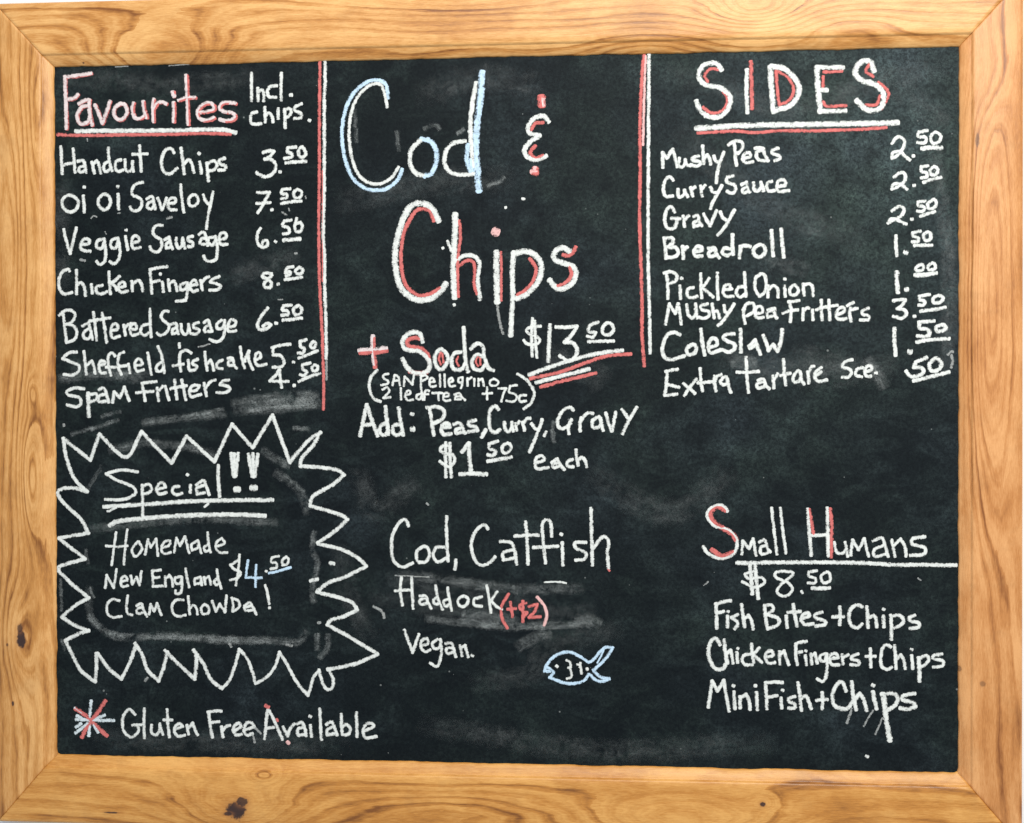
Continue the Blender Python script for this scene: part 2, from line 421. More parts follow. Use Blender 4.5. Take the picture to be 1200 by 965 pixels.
# ------------------------------------------------------------------ chalk marks
# Each stroke: colour code and width, then the points of the stroke on the panel in tenths of a millimetre.
MARKS = """
# heading | heading Favourites in white chalk over pink
R5.5:-5161,4014 -5159,3801 -5151,3608 -5146,3388
R5.5:-5147,4007 -5005,4020 -4841,4042
R5.5:-5119,3738 -5055,3750 -5005,3791
R5.5:-4992,3680 -4921,3720 -4864,3723
R5.5:-4864,3723 -4864,3657 -4858,3561 -4830,3423
R5.5:-4871,3658 -4949,3645 -5014,3550 -5000,3468 -4950,3439 -4879,3465 -4858,3520
R5.5:-4796,3663 -4751,3573 -4702,3441 -4667,3530 -4609,3701
R5.5:-4482,3671 -4546,3624 -4561,3549 -4511,3486 -4441,3498 -4398,3580 -4426,3656 -4482,3671
w5:-5169,4020 -5167,3807 -5159,3614 -5155,3394
w5:-5155,4013 -5013,4027 -4850,4048
w5:-5128,3744 -5064,3757 -5014,3797
w5:-5000,3687 -4929,3727 -4872,3730
w5:-4872,3730 -4873,3664 -4866,3567 -4838,3429
w5:-4880,3664 -4958,3652 -5022,3557 -5008,3474 -4959,3445 -4888,3472 -4866,3526
w5:-4805,3669 -4760,3579 -4711,3448 -4675,3536 -4618,3707
w5:-4491,3677 -4555,3630 -4569,3555 -4520,3492 -4449,3505 -4407,3586 -4434,3662 -4491,3677
R5:-4316,3674 -4331,3592 -4303,3510 -4253,3488 -4197,3508 -4176,3548
R5:-4196,3692 -4190,3617 -4155,3500
R5:-4070,3717 -4077,3588 -4071,3451
R5:-4070,3601 -4028,3669 -3972,3681 -3915,3660
R5:-3824,3672 -3820,3569 -3825,3446
R5:-3828,3801 -3828,3747
w5:-4329,3681 -4343,3599 -4315,3516 -4266,3494 -4210,3514 -4188,3555
w5:-4209,3699 -4202,3623 -4167,3506
w5:-4082,3724 -4090,3594 -4083,3457
w5:-4083,3607 -4040,3675 -3984,3688 -3928,3666
w5:-3837,3678 -3833,3575 -3838,3452
w6:-3850,3801 -3829,3756
R5:-3667,3994 -3664,3842 -3655,3639 -3648,3410
R5:-3764,3700 -3668,3723 -3564,3725
R5:-3522,3552 -3427,3553 -3331,3582 -3357,3650 -3443,3651 -3521,3585 -3530,3509 -3479,3458 -3392,3456 -3332,3480
R5:-3073,3644 -3150,3663 -3236,3647 -3262,3589 -3211,3554 -3116,3535 -3073,3493 -3116,3451 -3202,3444 -3263,3462
w5:-3681,4001 -3678,3849 -3668,3646 -3662,3418
w5:-3777,3707 -3682,3731 -3578,3732
w5:-3535,3559 -3440,3560 -3345,3589 -3371,3657 -3457,3659 -3535,3593 -3544,3517 -3492,3465 -3406,3464 -3345,3488
w5:-3086,3652 -3164,3670 -3250,3655 -3276,3596 -3224,3561 -3129,3543 -3087,3500 -3130,3459 -3216,3452 -3276,3470
# >underline | double underline in white and pink
R5:-5264,3322 -4921,3308 -4354,3306 -3874,3303 -3458,3306 -3147,3290
W6:-5037,3359 -4605,3357 -3874,3346 -3458,3351 -3230,3342 -3085,3309
# note | note reading Incl. chips.
W4.6:-2891,4010 -2891,3833 -2888,3681
W4.6:-2816,3831 -2811,3680
W4.6:-2811,3789 -2759,3805 -2742,3763 -2742,3678
W4.6:-2587,3852 -2665,3845 -2699,3795 -2682,3728 -2596,3718
W4.6:-2530,4002 -2536,3842 -2533,3683
W4.6:-2828,3546 -2889,3530 -2906,3454 -2872,3403 -2777,3410
W4.6:-2730,3603 -2726,3426
W4.6:-2726,3502 -2683,3534 -2648,3500 -2635,3424
W4.6:-2568,3583 -2571,3465
W4.6:-2494,3573 -2489,3455 -2486,3354
W4.6:-2494,3556 -2434,3580 -2409,3546 -2443,3488 -2486,3480
W4.6:-2289,3636 -2357,3604 -2374,3562 -2298,3519 -2298,3468 -2375,3461
W5:-2422,3739 -2408,3739
W5:-2199,3436 -2192,3433
# menu_item | line reading Handcut Chips
W4.6:-5223,3179 -5218,3020 -5209,2851
W4.6:-5073,3149 -5063,3017 -5051,2867
W4.6:-5199,2954 -5131,2972 -5064,2980
W4.6:-5015,2998 -4948,3006 -4928,2950 -4910,2865
W4.6:-4929,2940 -4986,2932 -5006,2885 -4967,2866 -4929,2894
W4.6:-4842,2986 -4813,2854
W4.6:-4832,2958 -4784,3004 -4755,2956 -4730,2853
W4.6:-4639,3151 -4630,3010 -4595,2879
W4.6:-4639,2983 -4687,2965 -4697,2890 -4649,2871 -4611,2926
W4.6:-4485,3008 -4543,2990 -4553,2916 -4524,2869 -4457,2886
W4.6:-4433,3007 -4428,2905 -4390,2867 -4351,2903 -4341,2987
W4.6:-4345,2987 -4332,2866
W4.6:-4254,3172 -4245,3023 -4236,2864
W4.6:-4341,3071 -4245,3070 -4159,3074
W4.8:-3834,3081 -3872,3132 -3939,3111 -3987,3000 -3968,2869 -3882,2831 -3796,2895
W4.8:-3748,3136 -3729,2996 -3711,2828
W4.8:-3720,2940 -3653,2995 -3615,2938 -3592,2845
W4.8:-3520,2965 -3501,2834
W4.8:-3533,3071 -3523,3063
W4.8:-3434,2954 -3425,2843 -3416,2740
W4.8:-3425,2945 -3349,2981 -3311,2924 -3349,2869 -3415,2861
W4.8:-3216,3006 -3282,2980 -3273,2942 -3206,2913 -3226,2867 -3292,2868
# >price | price 3.50
W4.8:-2753,3065 -2667,3088 -2624,3079 -2667,3021 -2736,2989 -2650,2979 -2599,2911 -2633,2819 -2736,2778 -2831,2830
W4.8:-2556,2834 -2546,2834
W4.8:-2358,3125 -2453,3118
W4.8:-2453,3118 -2461,3068 -2410,3051 -2410,3009 -2496,2993
W4.8:-2282,3124 -2324,3083 -2316,3015 -2265,3006 -2239,3056 -2282,3124
W4.8:-2479,2939 -2376,2949 -2239,2955
# menu_item | line reading oi oi Saveloy
W4.8:-5114,2597 -5201,2551 -5201,2457 -5124,2390 -5037,2427 -5017,2530 -5114,2597
W4.8:-4949,2585 -4944,2491 -4937,2388
W4.8:-4943,2688 -4933,2688
W4.8:-4689,2600 -4756,2554 -4757,2461 -4680,2413 -4616,2487 -4631,2571 -4689,2600
W4.8:-4520,2598 -4520,2504 -4513,2420
W4.8:-4529,2691 -4519,2691
W4.5:-4218,2733 -4304,2716 -4352,2642 -4343,2586 -4257,2547 -4228,2482 -4267,2407 -4344,2399 -4372,2446
W4.5:-4170,2537 -4103,2564 -4084,2498 -4066,2414
W4.5:-4094,2508 -4151,2490 -4161,2434 -4113,2415 -4075,2461
W4.5:-4036,2544 -4008,2479 -3983,2404 -3951,2478 -3926,2543
W4.5:-3912,2477 -3826,2486 -3817,2532 -3874,2542 -3907,2487 -3893,2412 -3808,2401
W4.5:-3753,2699 -3740,2531 -3716,2372
W4.5:-3607,2576 -3655,2530 -3645,2455 -3588,2445 -3540,2500 -3559,2566 -3607,2576
W4.5:-3479,2574 -3455,2508 -3417,2471
W4.5:-3359,2609 -3398,2433 -3427,2285 -3442,2174
# >price | price 7.50
W4.5:-2826,2595 -2744,2593 -2677,2595
W4.5:-2677,2595 -2729,2505 -2774,2418 -2819,2352
W4.5:-2834,2463 -2744,2469 -2669,2475
W4.5:-2655,2387 -2643,2387
W4.5:-2430,2633 -2520,2627
W4.5:-2520,2627 -2535,2576 -2468,2568 -2475,2524 -2535,2517
W4.5:-2341,2624 -2386,2588 -2371,2530 -2312,2529 -2289,2587 -2341,2624
W4.5:-2535,2459 -2416,2479 -2297,2485
# menu_item | line reading Veggie Sausage
W4.6:-5193,2185 -5155,2025 -5116,1893 -5077,2043 -5038,2202
W4.6:-4981,2004 -4894,2004 -4874,2050 -4932,2070 -4981,2004 -4971,1939 -4865,1919
W4.6:-4701,2067 -4778,2040 -4788,1965 -4720,1955 -4691,2039
W4.6:-4695,2067 -4676,1908 -4692,1795 -4750,1759 -4788,1796
W4.6:-4527,2074 -4604,2047 -4614,1972 -4557,1953 -4522,2037
W4.6:-4522,2074 -4499,1906 -4528,1803 -4577,1766 -4625,1795
W4.6:-4431,2092 -4422,2017 -4403,1933
W4.6:-4431,2167 -4421,2167
W4.6:-4355,2016 -4268,2034 -4278,2090 -4335,2091 -4355,2026 -4336,1951 -4249,1959
W4.6:-3980,2217 -4057,2218 -4095,2163 -4076,2097 -4000,2050 -3991,1966 -4039,1901 -4106,1920 -4134,1967
W4.6:-3952,2049 -3895,2076 -3885,2011 -3857,1936
W4.6:-3889,2020 -3933,2002 -3933,1946 -3886,1955
W4.6:-3809,2066 -3809,1992 -3781,1945 -3742,1972 -3732,2065
W4.6:-3732,2056 -3704,1944
W4.6:-3608,2083 -3666,2074 -3666,2037 -3609,2008 -3618,1962 -3666,1962
W4.6:-3532,2104 -3481,2133 -3450,2081 -3428,1973
W4.6:-3447,2058 -3504,2053 -3519,1998 -3455,1988
W4.6:-3342,2070 -3409,2062 -3418,2006 -3371,1978 -3333,2033
W4.6:-3333,2079 -3310,1949 -3324,1819 -3391,1782 -3457,1802 -3476,1848
W4.6:-3285,2042 -3209,2059 -3209,2115 -3266,2116 -3291,2051 -3266,1986 -3190,1985
# >price | price 6.50 with a wide short bar under the cents
W4.5:-2787,2169 -2828,2096 -2820,1993 -2761,1941 -2701,1970 -2708,2021 -2753,2022 -2768,1978
W4.5:-2611,2013 -2602,2008
W4.5:-2417,2264 -2499,2253
W4.5:-2499,2253 -2521,2195 -2447,2172 -2447,2113 -2514,2100
W4.5:-2349,2281 -2372,2208 -2365,2134 -2313,2127 -2283,2177 -2305,2236 -2357,2222
W5.5:-2507,2026 -2417,2033 -2313,2040
# menu_item | line reading Chicken Fingers
W4.6:-5123,1686 -5143,1706 -5202,1687 -5251,1602 -5252,1487 -5193,1410 -5095,1428
W4.6:-5038,1695 -5035,1552 -5039,1409
W4.6:-5035,1523 -4976,1542 -4941,1484 -4927,1389
W4.6:-4854,1522 -4843,1417
W4.6:-4721,1511 -4790,1493 -4790,1426 -4721,1410 -4662,1434
W4.6:-4638,1672 -4632,1539 -4619,1406
W4.6:-4505,1614 -4564,1567 -4613,1529
W4.6:-4613,1529 -4564,1500 -4541,1453
W4.6:-4525,1481 -4437,1499 -4456,1547 -4505,1528 -4525,1471 -4486,1424 -4408,1442
W4.6:-4358,1556 -4349,1441
W4.6:-4349,1518 -4280,1565 -4241,1526 -4222,1440
W4.6:-4133,1696 -4124,1573 -4111,1411
W4.6:-4133,1691 -4036,1714 -3923,1727
W4.6:-4114,1544 -4017,1562
W4.6:-3982,1543 -3969,1429
W4.6:-4009,1638 -4003,1636
W4.6:-3910,1571 -3891,1438
W4.6:-3900,1523 -3842,1551 -3813,1494 -3803,1437
W4.6:-3696,1531 -3764,1503 -3755,1446 -3696,1465 -3677,1531
W4.6:-3677,1531 -3677,1417 -3697,1322
W4.6:-3697,1322 -3813,1314
W4.6:-3648,1493 -3560,1511 -3579,1558 -3628,1540 -3644,1474 -3609,1426 -3551,1444
W4.6:-3515,1558 -3493,1444
W4.6:-3502,1529 -3463,1576 -3415,1600
W4.6:-3289,1603 -3376,1566 -3395,1538 -3299,1509 -3270,1480 -3318,1443 -3405,1443
# >price | price 8.50
W4.8:-2657,1632 -2739,1640 -2769,1596 -2709,1567 -2657,1522 -2680,1464 -2740,1479 -2740,1523 -2687,1574 -2650,1610
W4.8:-2580,1507 -2571,1507
W4.8:-2396,1710 -2470,1696 -2485,1638 -2433,1652 -2426,1623 -2478,1601
W4.8:-2321,1702 -2366,1666 -2351,1629 -2299,1629 -2277,1673 -2321,1702
W4.8:-2493,1557 -2389,1571 -2292,1585
# menu_item | line reading Battered Sausage
W4.5:-5253,1153 -5184,1209 -5095,1209 -5056,1151 -5096,1075 -5165,1047
W4.5:-5165,1047 -5077,1027 -5037,951 -5067,865 -5166,827
W4.5:-5204,1171 -5185,1009 -5166,827
W4.5:-4968,1026 -4889,1064 -4870,988 -4841,864
W4.5:-4880,997 -4949,950 -4949,883 -4890,873 -4861,930
W4.5:-4830,1188 -4811,1026 -4792,854
W4.5:-4880,1083 -4781,1102
W4.5:-4722,1178 -4693,1006 -4669,824
W4.5:-4781,1092 -4703,1111 -4624,1120
W4.5:-4615,967 -4527,986 -4546,1043 -4595,1034 -4615,967 -4596,881 -4508,900
W4.5:-4458,1033 -4439,909
W4.5:-4448,995 -4409,1033 -4370,1051
W4.5:-4380,985 -4302,984 -4311,1042 -4360,1042 -4380,975 -4351,909 -4282,927
W4.5:-4135,1221 -4132,1059 -4121,888
W4.5:-4155,1041 -4224,1022 -4253,956 -4204,908 -4136,945
W4.5:-3911,1191 -3969,1191 -3999,1125 -3960,1077 -3902,1020 -3931,944 -4000,907 -4048,935
W4.5:-3873,1039 -3814,1048 -3805,991 -3786,924
W4.5:-3809,1001 -3863,972 -3863,925 -3815,934
W4.5:-3756,1038 -3747,953 -3708,915 -3669,952 -3665,1038
W4.5:-3665,1019 -3640,924
W4.5:-3542,1056 -3601,1037 -3601,999 -3533,970 -3562,923 -3620,924
W4.5:-3475,1055 -3426,1084 -3407,1036 -3378,951
W4.5:-3407,1017 -3455,1008 -3465,951 -3397,951
W4.5:-3262,1082 -3320,1035 -3310,979 -3242,997 -3223,1073
W4.5:-3223,1082 -3223,959 -3253,865 -3320,827 -3407,856
W4.5:-3184,997 -3107,1015 -3088,1062 -3146,1091 -3184,1016 -3175,949 -3088,958
f2.5:-3543,768 -3475,781 -3408,799
# >price | price 6.50 with a leaning six
W4.8:-2703,1226 -2768,1140 -2827,1039 -2800,968 -2712,983 -2664,1022 -2712,1046 -2760,1007
W4.8:-2608,1045 -2592,1045
W4.8:-2416,1256 -2511,1249
W4.8:-2511,1249 -2528,1202 -2464,1185 -2456,1146 -2536,1139
W4.8:-2344,1247 -2392,1209 -2376,1146 -2312,1153 -2296,1216 -2344,1247
W4.8:-2520,1076 -2408,1088 -2296,1103
# menu_item | line reading Sheffield Fishcake
W4.5:-5038,712 -5137,703 -5216,636 -5118,597 -5010,549 -5030,463 -5099,435 -5197,445
W4.5:-4950,721 -4931,568 -4921,444
W4.5:-4921,549 -4852,606 -4823,529 -4813,453
W4.5:-4764,548 -4695,567 -4705,605 -4754,596 -4764,529 -4745,462 -4686,462
W4.5:-4567,662 -4596,700 -4646,672 -4646,548 -4617,433
W4.5:-4676,529 -4568,529
W4.5:-4459,709 -4518,671 -4528,547 -4490,442
W4.5:-4568,529 -4431,547
W4.5:-4401,566 -4382,461
W4.5:-4323,547 -4235,565 -4254,623 -4303,613 -4323,547 -4294,480 -4216,499
W4.5:-4166,698 -4141,565 -4118,441
W4.5:-4039,774 -3991,660 -3962,460
W4.5:-4001,584 -4050,546 -4060,489 -4001,479 -3972,526
W4.5:-3670,611 -3659,503
W4.5:-3631,696 -3689,725 -3757,706 -3777,621 -3758,478
W4.5:-3855,545 -3728,563
W4.5:-3554,620 -3612,592 -3612,563 -3564,534 -3583,497 -3651,487
W4.5:-3466,705 -3457,600 -3438,487
W4.5:-3441,562 -3399,610 -3375,562 -3360,486
W4.5:-3253,609 -3312,581 -3321,524 -3254,505
W4.5:-3186,628 -3128,627 -3109,542 -3080,514
W4.5:-3128,618 -3176,590 -3176,543 -3109,552
W4.5:-3776,807 -3774,763
W4.5:-3034,764 -3018,638 -2986,512
W4.5:-2930,716 -2970,638 -2983,591
W4.5:-2930,716 -2938,622 -2914,559 -2882,496
W4.5:-2858,606 -2793,637 -2801,692 -2841,684 -2858,606 -2826,543 -2721,558
# >price | price 5.50 with an oversized five
W4.5:-2657,754 -2553,781 -2433,793
W4.5:-2641,739 -2641,668
W4.5:-2641,668 -2553,660 -2505,589 -2537,526 -2642,522
W4.5:-2398,580 -2389,580
W4.5:-2241,847 -2313,823
W4.5:-2313,823 -2313,761 -2265,745 -2281,690 -2337,690
W4.5:-2154,823 -2186,791 -2178,752 -2138,752 -2130,807 -2154,823
W4.5:-2330,627 -2234,666 -2106,713
# menu_item | line reading Spam Fritters
W4.8:-4952,272 -5060,282 -5159,244 -5139,196 -5011,167 -4992,90 -5061,52 -5159,81
W4.8:-4893,195 -4804,214 -4785,167 -4824,128 -4883,119
W4.8:-4765,262 -4706,281 -4677,214 -4648,109
W4.8:-4687,205 -4755,186 -4766,119 -4687,119
W4.8:-4599,109 -4579,233
W4.8:-4579,233 -4510,166
W4.8:-4510,166 -4451,290
W4.8:-4451,290 -4393,128
W5.5:-4902,219 -4895,75 -4890,-58
W4.6:-4236,337 -4217,242 -4198,127
W4.6:-4236,337 -4060,356
W4.6:-4305,223 -4217,232 -4100,241
W4.6:-4051,279 -4032,127
W4.6:-4041,241 -3982,298
W4.6:-3953,298 -3905,137
W4.6:-3836,374 -3808,146
W4.6:-3749,374 -3701,136
W4.6:-3885,270 -3788,288 -3691,307
W4.6:-3652,241 -3574,250 -3535,307 -3613,307 -3656,241 -3633,174 -3516,202
W4.6:-3477,335 -3448,183
W4.6:-3458,278 -3399,354 -3341,373
W4.6:-3177,372 -3254,353 -3283,316 -3187,296 -3158,258 -3226,221 -3322,221
# >price | price 4.50
W4.5:-2570,487 -2618,416 -2682,361
W4.5:-2682,361 -2570,353 -2458,353
W4.5:-2562,495 -2554,400 -2538,282
W4.5:-2391,306 -2381,305
W4.5:-2194,572 -2282,549
W4.5:-2285,541 -2279,494 -2234,470 -2258,423 -2314,431
W4.5:-2138,548 -2170,517 -2162,478 -2119,474 -2103,524 -2138,548
W4.5:-2330,352 -2203,407 -2075,446
# divider_line | long red and white line left of the big title
R4.5:-2066,4131 -2074,3548 -2077,2844 -2086,2139 -2078,1534 -2058,1131 -2039,627 -2030,324 -2035,21
R2.2:-2038,2843 -2040,2088 -2042,1534
W4.8:-2006,4130 -2006,3848 -2016,3647 -2017,3044 -2020,2642 -2032,2088 -2017,1836 -2016,1433 -2002,1030 -2000,627
f3.5:-2000,647 -1998,374
# title | title word Cod in white with a pale blue shadow
B5:-1257,3683 -1277,3833 -1353,3890 -1493,3880 -1646,3766 -1740,3617 -1792,3417 -1805,3216 -1767,2965 -1686,2762 -1559,2643 -1407,2598 -1255,2626 -1140,2729 -1089,2841
W4.6:-1265,3578 -1303,3759 -1366,3855 -1501,3820 -1628,3685 -1700,3491 -1721,3240 -1686,2988 -1615,2799 -1496,2694 -1356,2675 -1224,2740 -1132,2867
W6:-861,3188 -975,3077 -996,2927 -938,2801 -824,2762
B6.3:-861,3195 -748,3161 -685,3047 -685,2922 -736,2798 -824,2757
W5.5:-345,3159 -471,3143 -571,3045 -584,2896 -509,2795 -371,2768 -245,2778
B6:-307,3116 -325,2941 -283,2804
B6:-270,2941 -258,2816
B8.5:-143,3959 -156,3736 -186,3487 -214,3239 -215,2990 -195,2765 -183,2578
W6:-213,3836 -256,3613 -282,3365 -270,3115 -250,2865
# title | ampersand in white and red
R5:568,3361 481,3351 431,3277
R5:480,3090 418,3017 480,2948 567,2977
R11.5:548,3652 558,3568
p8.5:553,3637 563,3567
W5:556,3622 563,3567
R9:455,2780 492,2779
R9:475,2824 475,2792
W6:635,3368 575,3436 468,3413 398,3327 411,3240 530,3206
W6:530,3206 406,3128 351,3030 400,2950 505,2928 605,2971
p6:435,2790 485,2789
p6:475,2834 470,2805
# title | title word Chips in white with red inner edges
R5.5:-714,2233 -760,2342 -837,2375 -924,2355 -1001,2247 -1067,2107 -1101,1912 -1101,1695 -1058,1499 -970,1400 -872,1356 -751,1377 -642,1441
W8:-662,2232 -727,2363 -837,2434 -968,2420 -1060,2302 -1122,2129 -1171,1913 -1171,1695 -1119,1477 -1014,1357 -883,1302 -729,1337 -609,1441 -576,1494
R4.8:-415,2229 -400,2056 -423,1883 -438,1753 -434,1537 -430,1342
R4.8:-423,1699 -336,1763 -249,1740 -233,1621 -242,1492 -206,1372
W8:-465,2305 -466,2078 -477,1862 -484,1602 -471,1331
W5.5:-466,1753 -357,1822 -248,1816 -179,1729 -199,1535 -173,1307
R4:73,1856 80,1683 77,1532 77,1294
R4:445,1744 493,1658 456,1529 359,1400 261,1351
W8:23,1857 23,1597 29,1273
p11:2,2099 24,2090
R5:413,1777 484,1658 445,1507 337,1396 268,1358
W6.5:225,1854 207,1639 211,1315 198,1099 189,883
W7.5:218,1837 381,1859 506,1787 549,1657 499,1496 380,1368 261,1315
R5.5:948,1907 920,1847 866,1809 801,1816
R5.5:877,1686 898,1589 833,1493 736,1455
W7:877,1858 791,1902 709,1860 698,1774 791,1724 909,1686 952,1600 898,1482 747,1419 644,1527
f4:33,1230 55,1057 98,905
W4:328,2479 349,2474
W4:128,2378 133,2378
W4:-480,1249 -476,1240
W4:-612,1911 -606,1915
W4:-553,1993 -510,1884
# title | plus sign in pink and white
R7:-1437,856 -1437,697 -1415,521
R7:-1593,689 -1437,697 -1280,709
w5.8:-1445,884 -1445,725 -1425,549
w5.8:-1606,717 -1445,725 -1284,741
# title | word Soda in white with red fills
R6:-862,847 -938,865 -1022,837 -1039,793 -988,753 -870,739 -795,672 -770,588
R6:-1006,469 -905,445 -803,451
R3.4:-635,684 -660,621 -635,546
R3.4:-618,671 -605,571
R3.4:-433,637 -453,579 -425,533
R3.4:-190,644 -224,586 -199,528
R3.4:-173,619 -169,544
W6:-853,814 -887,906 -971,927 -1064,874 -1090,790 -1039,723 -904,706 -803,638 -766,546 -803,463 -922,442 -1023,502 -1090,614
W5.2:-635,729 -702,655 -702,554 -635,487 -568,554 -559,654 -635,729
W5.2:-366,978 -357,820 -349,636 -316,461
W5.2:-400,690 -475,679 -509,587 -484,495 -400,487 -349,553
W5.2:-282,728 -215,786 -140,760 -123,635 -73,502 -15,477
W5.2:-140,636 -215,661 -266,586 -249,503 -165,477 -115,536
# note | small bracketed note about sparkling drink and leaf tea
W4.5:-1395,482 -1471,390 -1484,272 -1438,155 -1353,113
W3.4:-1259,439 -1319,423 -1310,381 -1260,356 -1268,322 -1344,306
W3.4:-1209,305 -1183,422
W3.4:-1183,422 -1141,405 -1121,305
W3.4:-1200,355 -1133,364
W3.4:-1074,296 -1065,405
W3.4:-1065,405 -972,313
W3.4:-972,313 -955,422
W3.4:-871,421 -871,288 -855,154
W3.4:-871,413 -812,421 -795,388 -854,354
W3.4:-770,338 -711,346 -728,388 -762,379 -770,329 -753,287 -694,296
W3.4:-644,429 -644,287
W3.4:-593,429 -588,287
W3.4:-543,337 -492,353 -501,387 -534,379 -543,320 -518,287 -467,295
W3.4:-383,395 -425,387 -425,337 -383,337
W3.4:-380,395 -380,320 -400,270
W3.4:-325,386 -320,295
W3.4:-320,361 -274,395
W3.4:-241,378 -241,294
W3.4:-191,378 -191,294
W3.4:-191,353 -149,378 -124,294
W3.4:-15,377 -57,344 -49,302 18,302 43,344 -15,377
W3.4:-1328,255 -1268,280 -1251,230 -1319,155 -1235,163
W3.4:-1111,271 -1108,138
W3.4:-1049,188 -998,204 -1006,238 -1040,229 -1057,179 -1032,129 -964,137
W3.4:-871,204 -914,194 -925,154 -888,134 -863,179
W3.4:-866,207 -851,134
W3.4:-775,236 -809,246 -828,204 -834,134
W3.4:-848,192 -784,199
W3.4:-737,212 -619,212
W3.4:-669,212 -661,129
W3.4:-602,162 -543,178 -552,212 -594,204 -610,153 -585,120 -526,128
W3.4:-476,195 -417,212 -392,170 -350,128
W3.4:-400,170 -459,170 -468,137 -401,136
W3.4:-90,277 -91,136
W3.4:-141,203 -32,211
W3.4:43,266 135,265
W3.4:135,265 102,202 76,111
W3.4:260,302 177,293
W3.4:177,293 168,219 235,202 260,152 218,111 135,119
W3.8:364,183 304,184 282,146 304,109 364,116
W4.3:267,430 357,378 432,288 462,198 424,94 341,26
# price | large price $13.50
W4.3:537,989 448,982 373,953 403,901 492,870 530,825 485,781 387,781 343,826
W4.3:440,1080 432,856 440,639
W4.3:470,1049 477,840 495,624
W5:649,1004 634,795 627,579
W5:717,981 836,973 962,987
W5:962,987 910,898 813,801
W5:813,801 910,793 962,719 940,629 850,585 761,645
W4.8:1208,1030 1119,1001 1096,926 1178,911 1148,859 1081,867
W4.8:1312,1022 1260,970 1267,896 1341,888 1386,947 1364,1007 1312,1022
W4.8:1096,807 1237,810 1386,813
# >underline | two slanting red and white underlines
R5:417,378 776,459 1148,591 1356,646 1585,659
R5:536,280 850,364 1178,438
W5.2:402,422 776,556 1148,658 1489,704
W5.2:484,333 776,406 1103,487
# note | line reading Add: Peas, Curry, Gravy
W5.2:-1598,-290 -1557,-99 -1517,76
W5.2:-1517,76 -1453,-115 -1389,-290
W5.2:-1549,-163 -1453,-155
W5.2:-1291,52 -1280,-99 -1260,-274
W5.2:-1292,-139 -1356,-179 -1356,-258 -1300,-282 -1260,-227
W5.2:-1139,36 -1115,-115 -1083,-282
W5.2:-1123,-155 -1195,-171 -1203,-250 -1155,-282 -1099,-250
W5:-986,-33 -970,-39
W5:-770,28 -746,-115 -722,-282
W5:-802,44 -690,51 -602,4 -610,-84 -722,-147
W5:-626,-195 -530,-187 -546,-147 -602,-147 -634,-211 -602,-274 -515,-266
W5:-483,-155 -411,-139 -379,-203 -347,-258
W5:-395,-195 -459,-218 -459,-258 -379,-250
W5:-227,-108 -307,-131 -299,-171 -220,-187 -204,-226 -307,-242
W5:-108,-218 -156,-305
W5:43,19 3,58 -52,11 -68,-116 -45,-226 11,-250 58,-218
W7:-979,-211 -966,-211
W4.8:112,-131 120,-210 159,-242 199,-195 199,-131
W4.8:199,-147 215,-234
W4.8:239,-147 254,-226
W4.8:247,-171 286,-124
W4.8:326,-131 349,-226
W4.8:334,-147 373,-92 413,-84
W4.8:429,-147 476,-210 508,-210
W4.8:555,-100 508,-242 452,-368 404,-479
W4.8:602,-245 580,-289
W4.8:918,10 886,42 807,10 736,-100 744,-187 807,-202 886,-147
W4.8:894,-100 862,-179 867,-265
W4.8:1012,-77 996,-147 996,-234
W4.8:1004,-116 1075,-29 1145,-29
W4.8:1216,-69 1137,-116 1153,-194 1224,-179 1239,-100 1216,-69
W4.8:1232,-84 1263,-226
W4.8:1294,-22 1325,-132 1365,-234
W4.8:1365,-234 1388,-132 1412,-14
W4.8:1482,17 1521,-38 1552,-85
W4.8:1654,41 1576,-85 1529,-179 1490,-265
s5:681,-131 673,-226 689,-352
# price | price $1.50 above the catfish line
W4.8:-531,-417 -611,-409 -643,-457 -595,-496 -499,-512 -475,-591 -547,-655 -651,-591
W4.8:-579,-369 -582,-544 -579,-774
W4.8:-531,-377 -528,-544 -516,-774
W4.8:34,-353 -69,-384
W4.8:-69,-392 -69,-440 -13,-456 10,-487 -37,-527 -85,-511
W5.6:-387,-480 -308,-377
W5.6:-308,-377 -300,-543 -284,-702
W5.6:-412,-742 -260,-733 -101,-741
W4.6:151,-376 88,-416 96,-487 159,-479 191,-416 151,-376
W5:-85,-590 40,-568 191,-540
# note | word each
W4.6:475,-605 578,-573 555,-526 491,-542 468,-605 499,-676 625,-660
W4.6:665,-604 728,-557 759,-620 815,-683
W4.6:752,-604 681,-620 688,-660 759,-644
W4.6:909,-565 854,-588 854,-643 917,-651
W4.6:949,-454 956,-541 972,-635
W4.6:964,-580 1019,-541 1058,-588 1074,-651
# divider_line | long red and white line left of the side dishes
R4.8:1740,4117 1716,3871 1693,3279 1696,2786 1688,2292 1694,1946 1707,1600 1716,1205 1713,908 1731,661 1741,522
W4.8:1797,4125 1794,3573 1789,2784 1786,1797 1800,1204 1808,670
p3.5:1758,4106 1743,3673 1728,3081
# heading | heading SIDES in heavy white with red inside edges
R4.5:2601,3936 2497,3941 2437,3869 2471,3797
R4.5:2627,3708 2697,3588 2639,3459 2515,3435 2418,3502
R4.5:3248,3904 3261,3708 3287,3512
R4.5:3274,3895 3390,3822 3446,3691 3408,3574 3299,3511
R4.5:3788,3879 3903,3882 3993,3888
R4.5:3780,3827 3780,3697
R4.5:3781,3536 3827,3488 4039,3492
R4.5:4300,3959 4262,3882 4343,3815
R4.5:4402,3749 4504,3656 4512,3579 4440,3450
R4.5:4420,3593 4377,3496 4262,3493
R5.5:2964,4014 2971,3714 2977,3478
W6.5:2627,3930 2562,4005 2432,3987 2367,3883 2432,3764 2614,3721 2725,3614 2691,3458 2562,3381 2405,3437 2340,3574
W5.5:2920,3924 2912,3715 2925,3432
W7:3183,3949 3196,3709 3222,3434
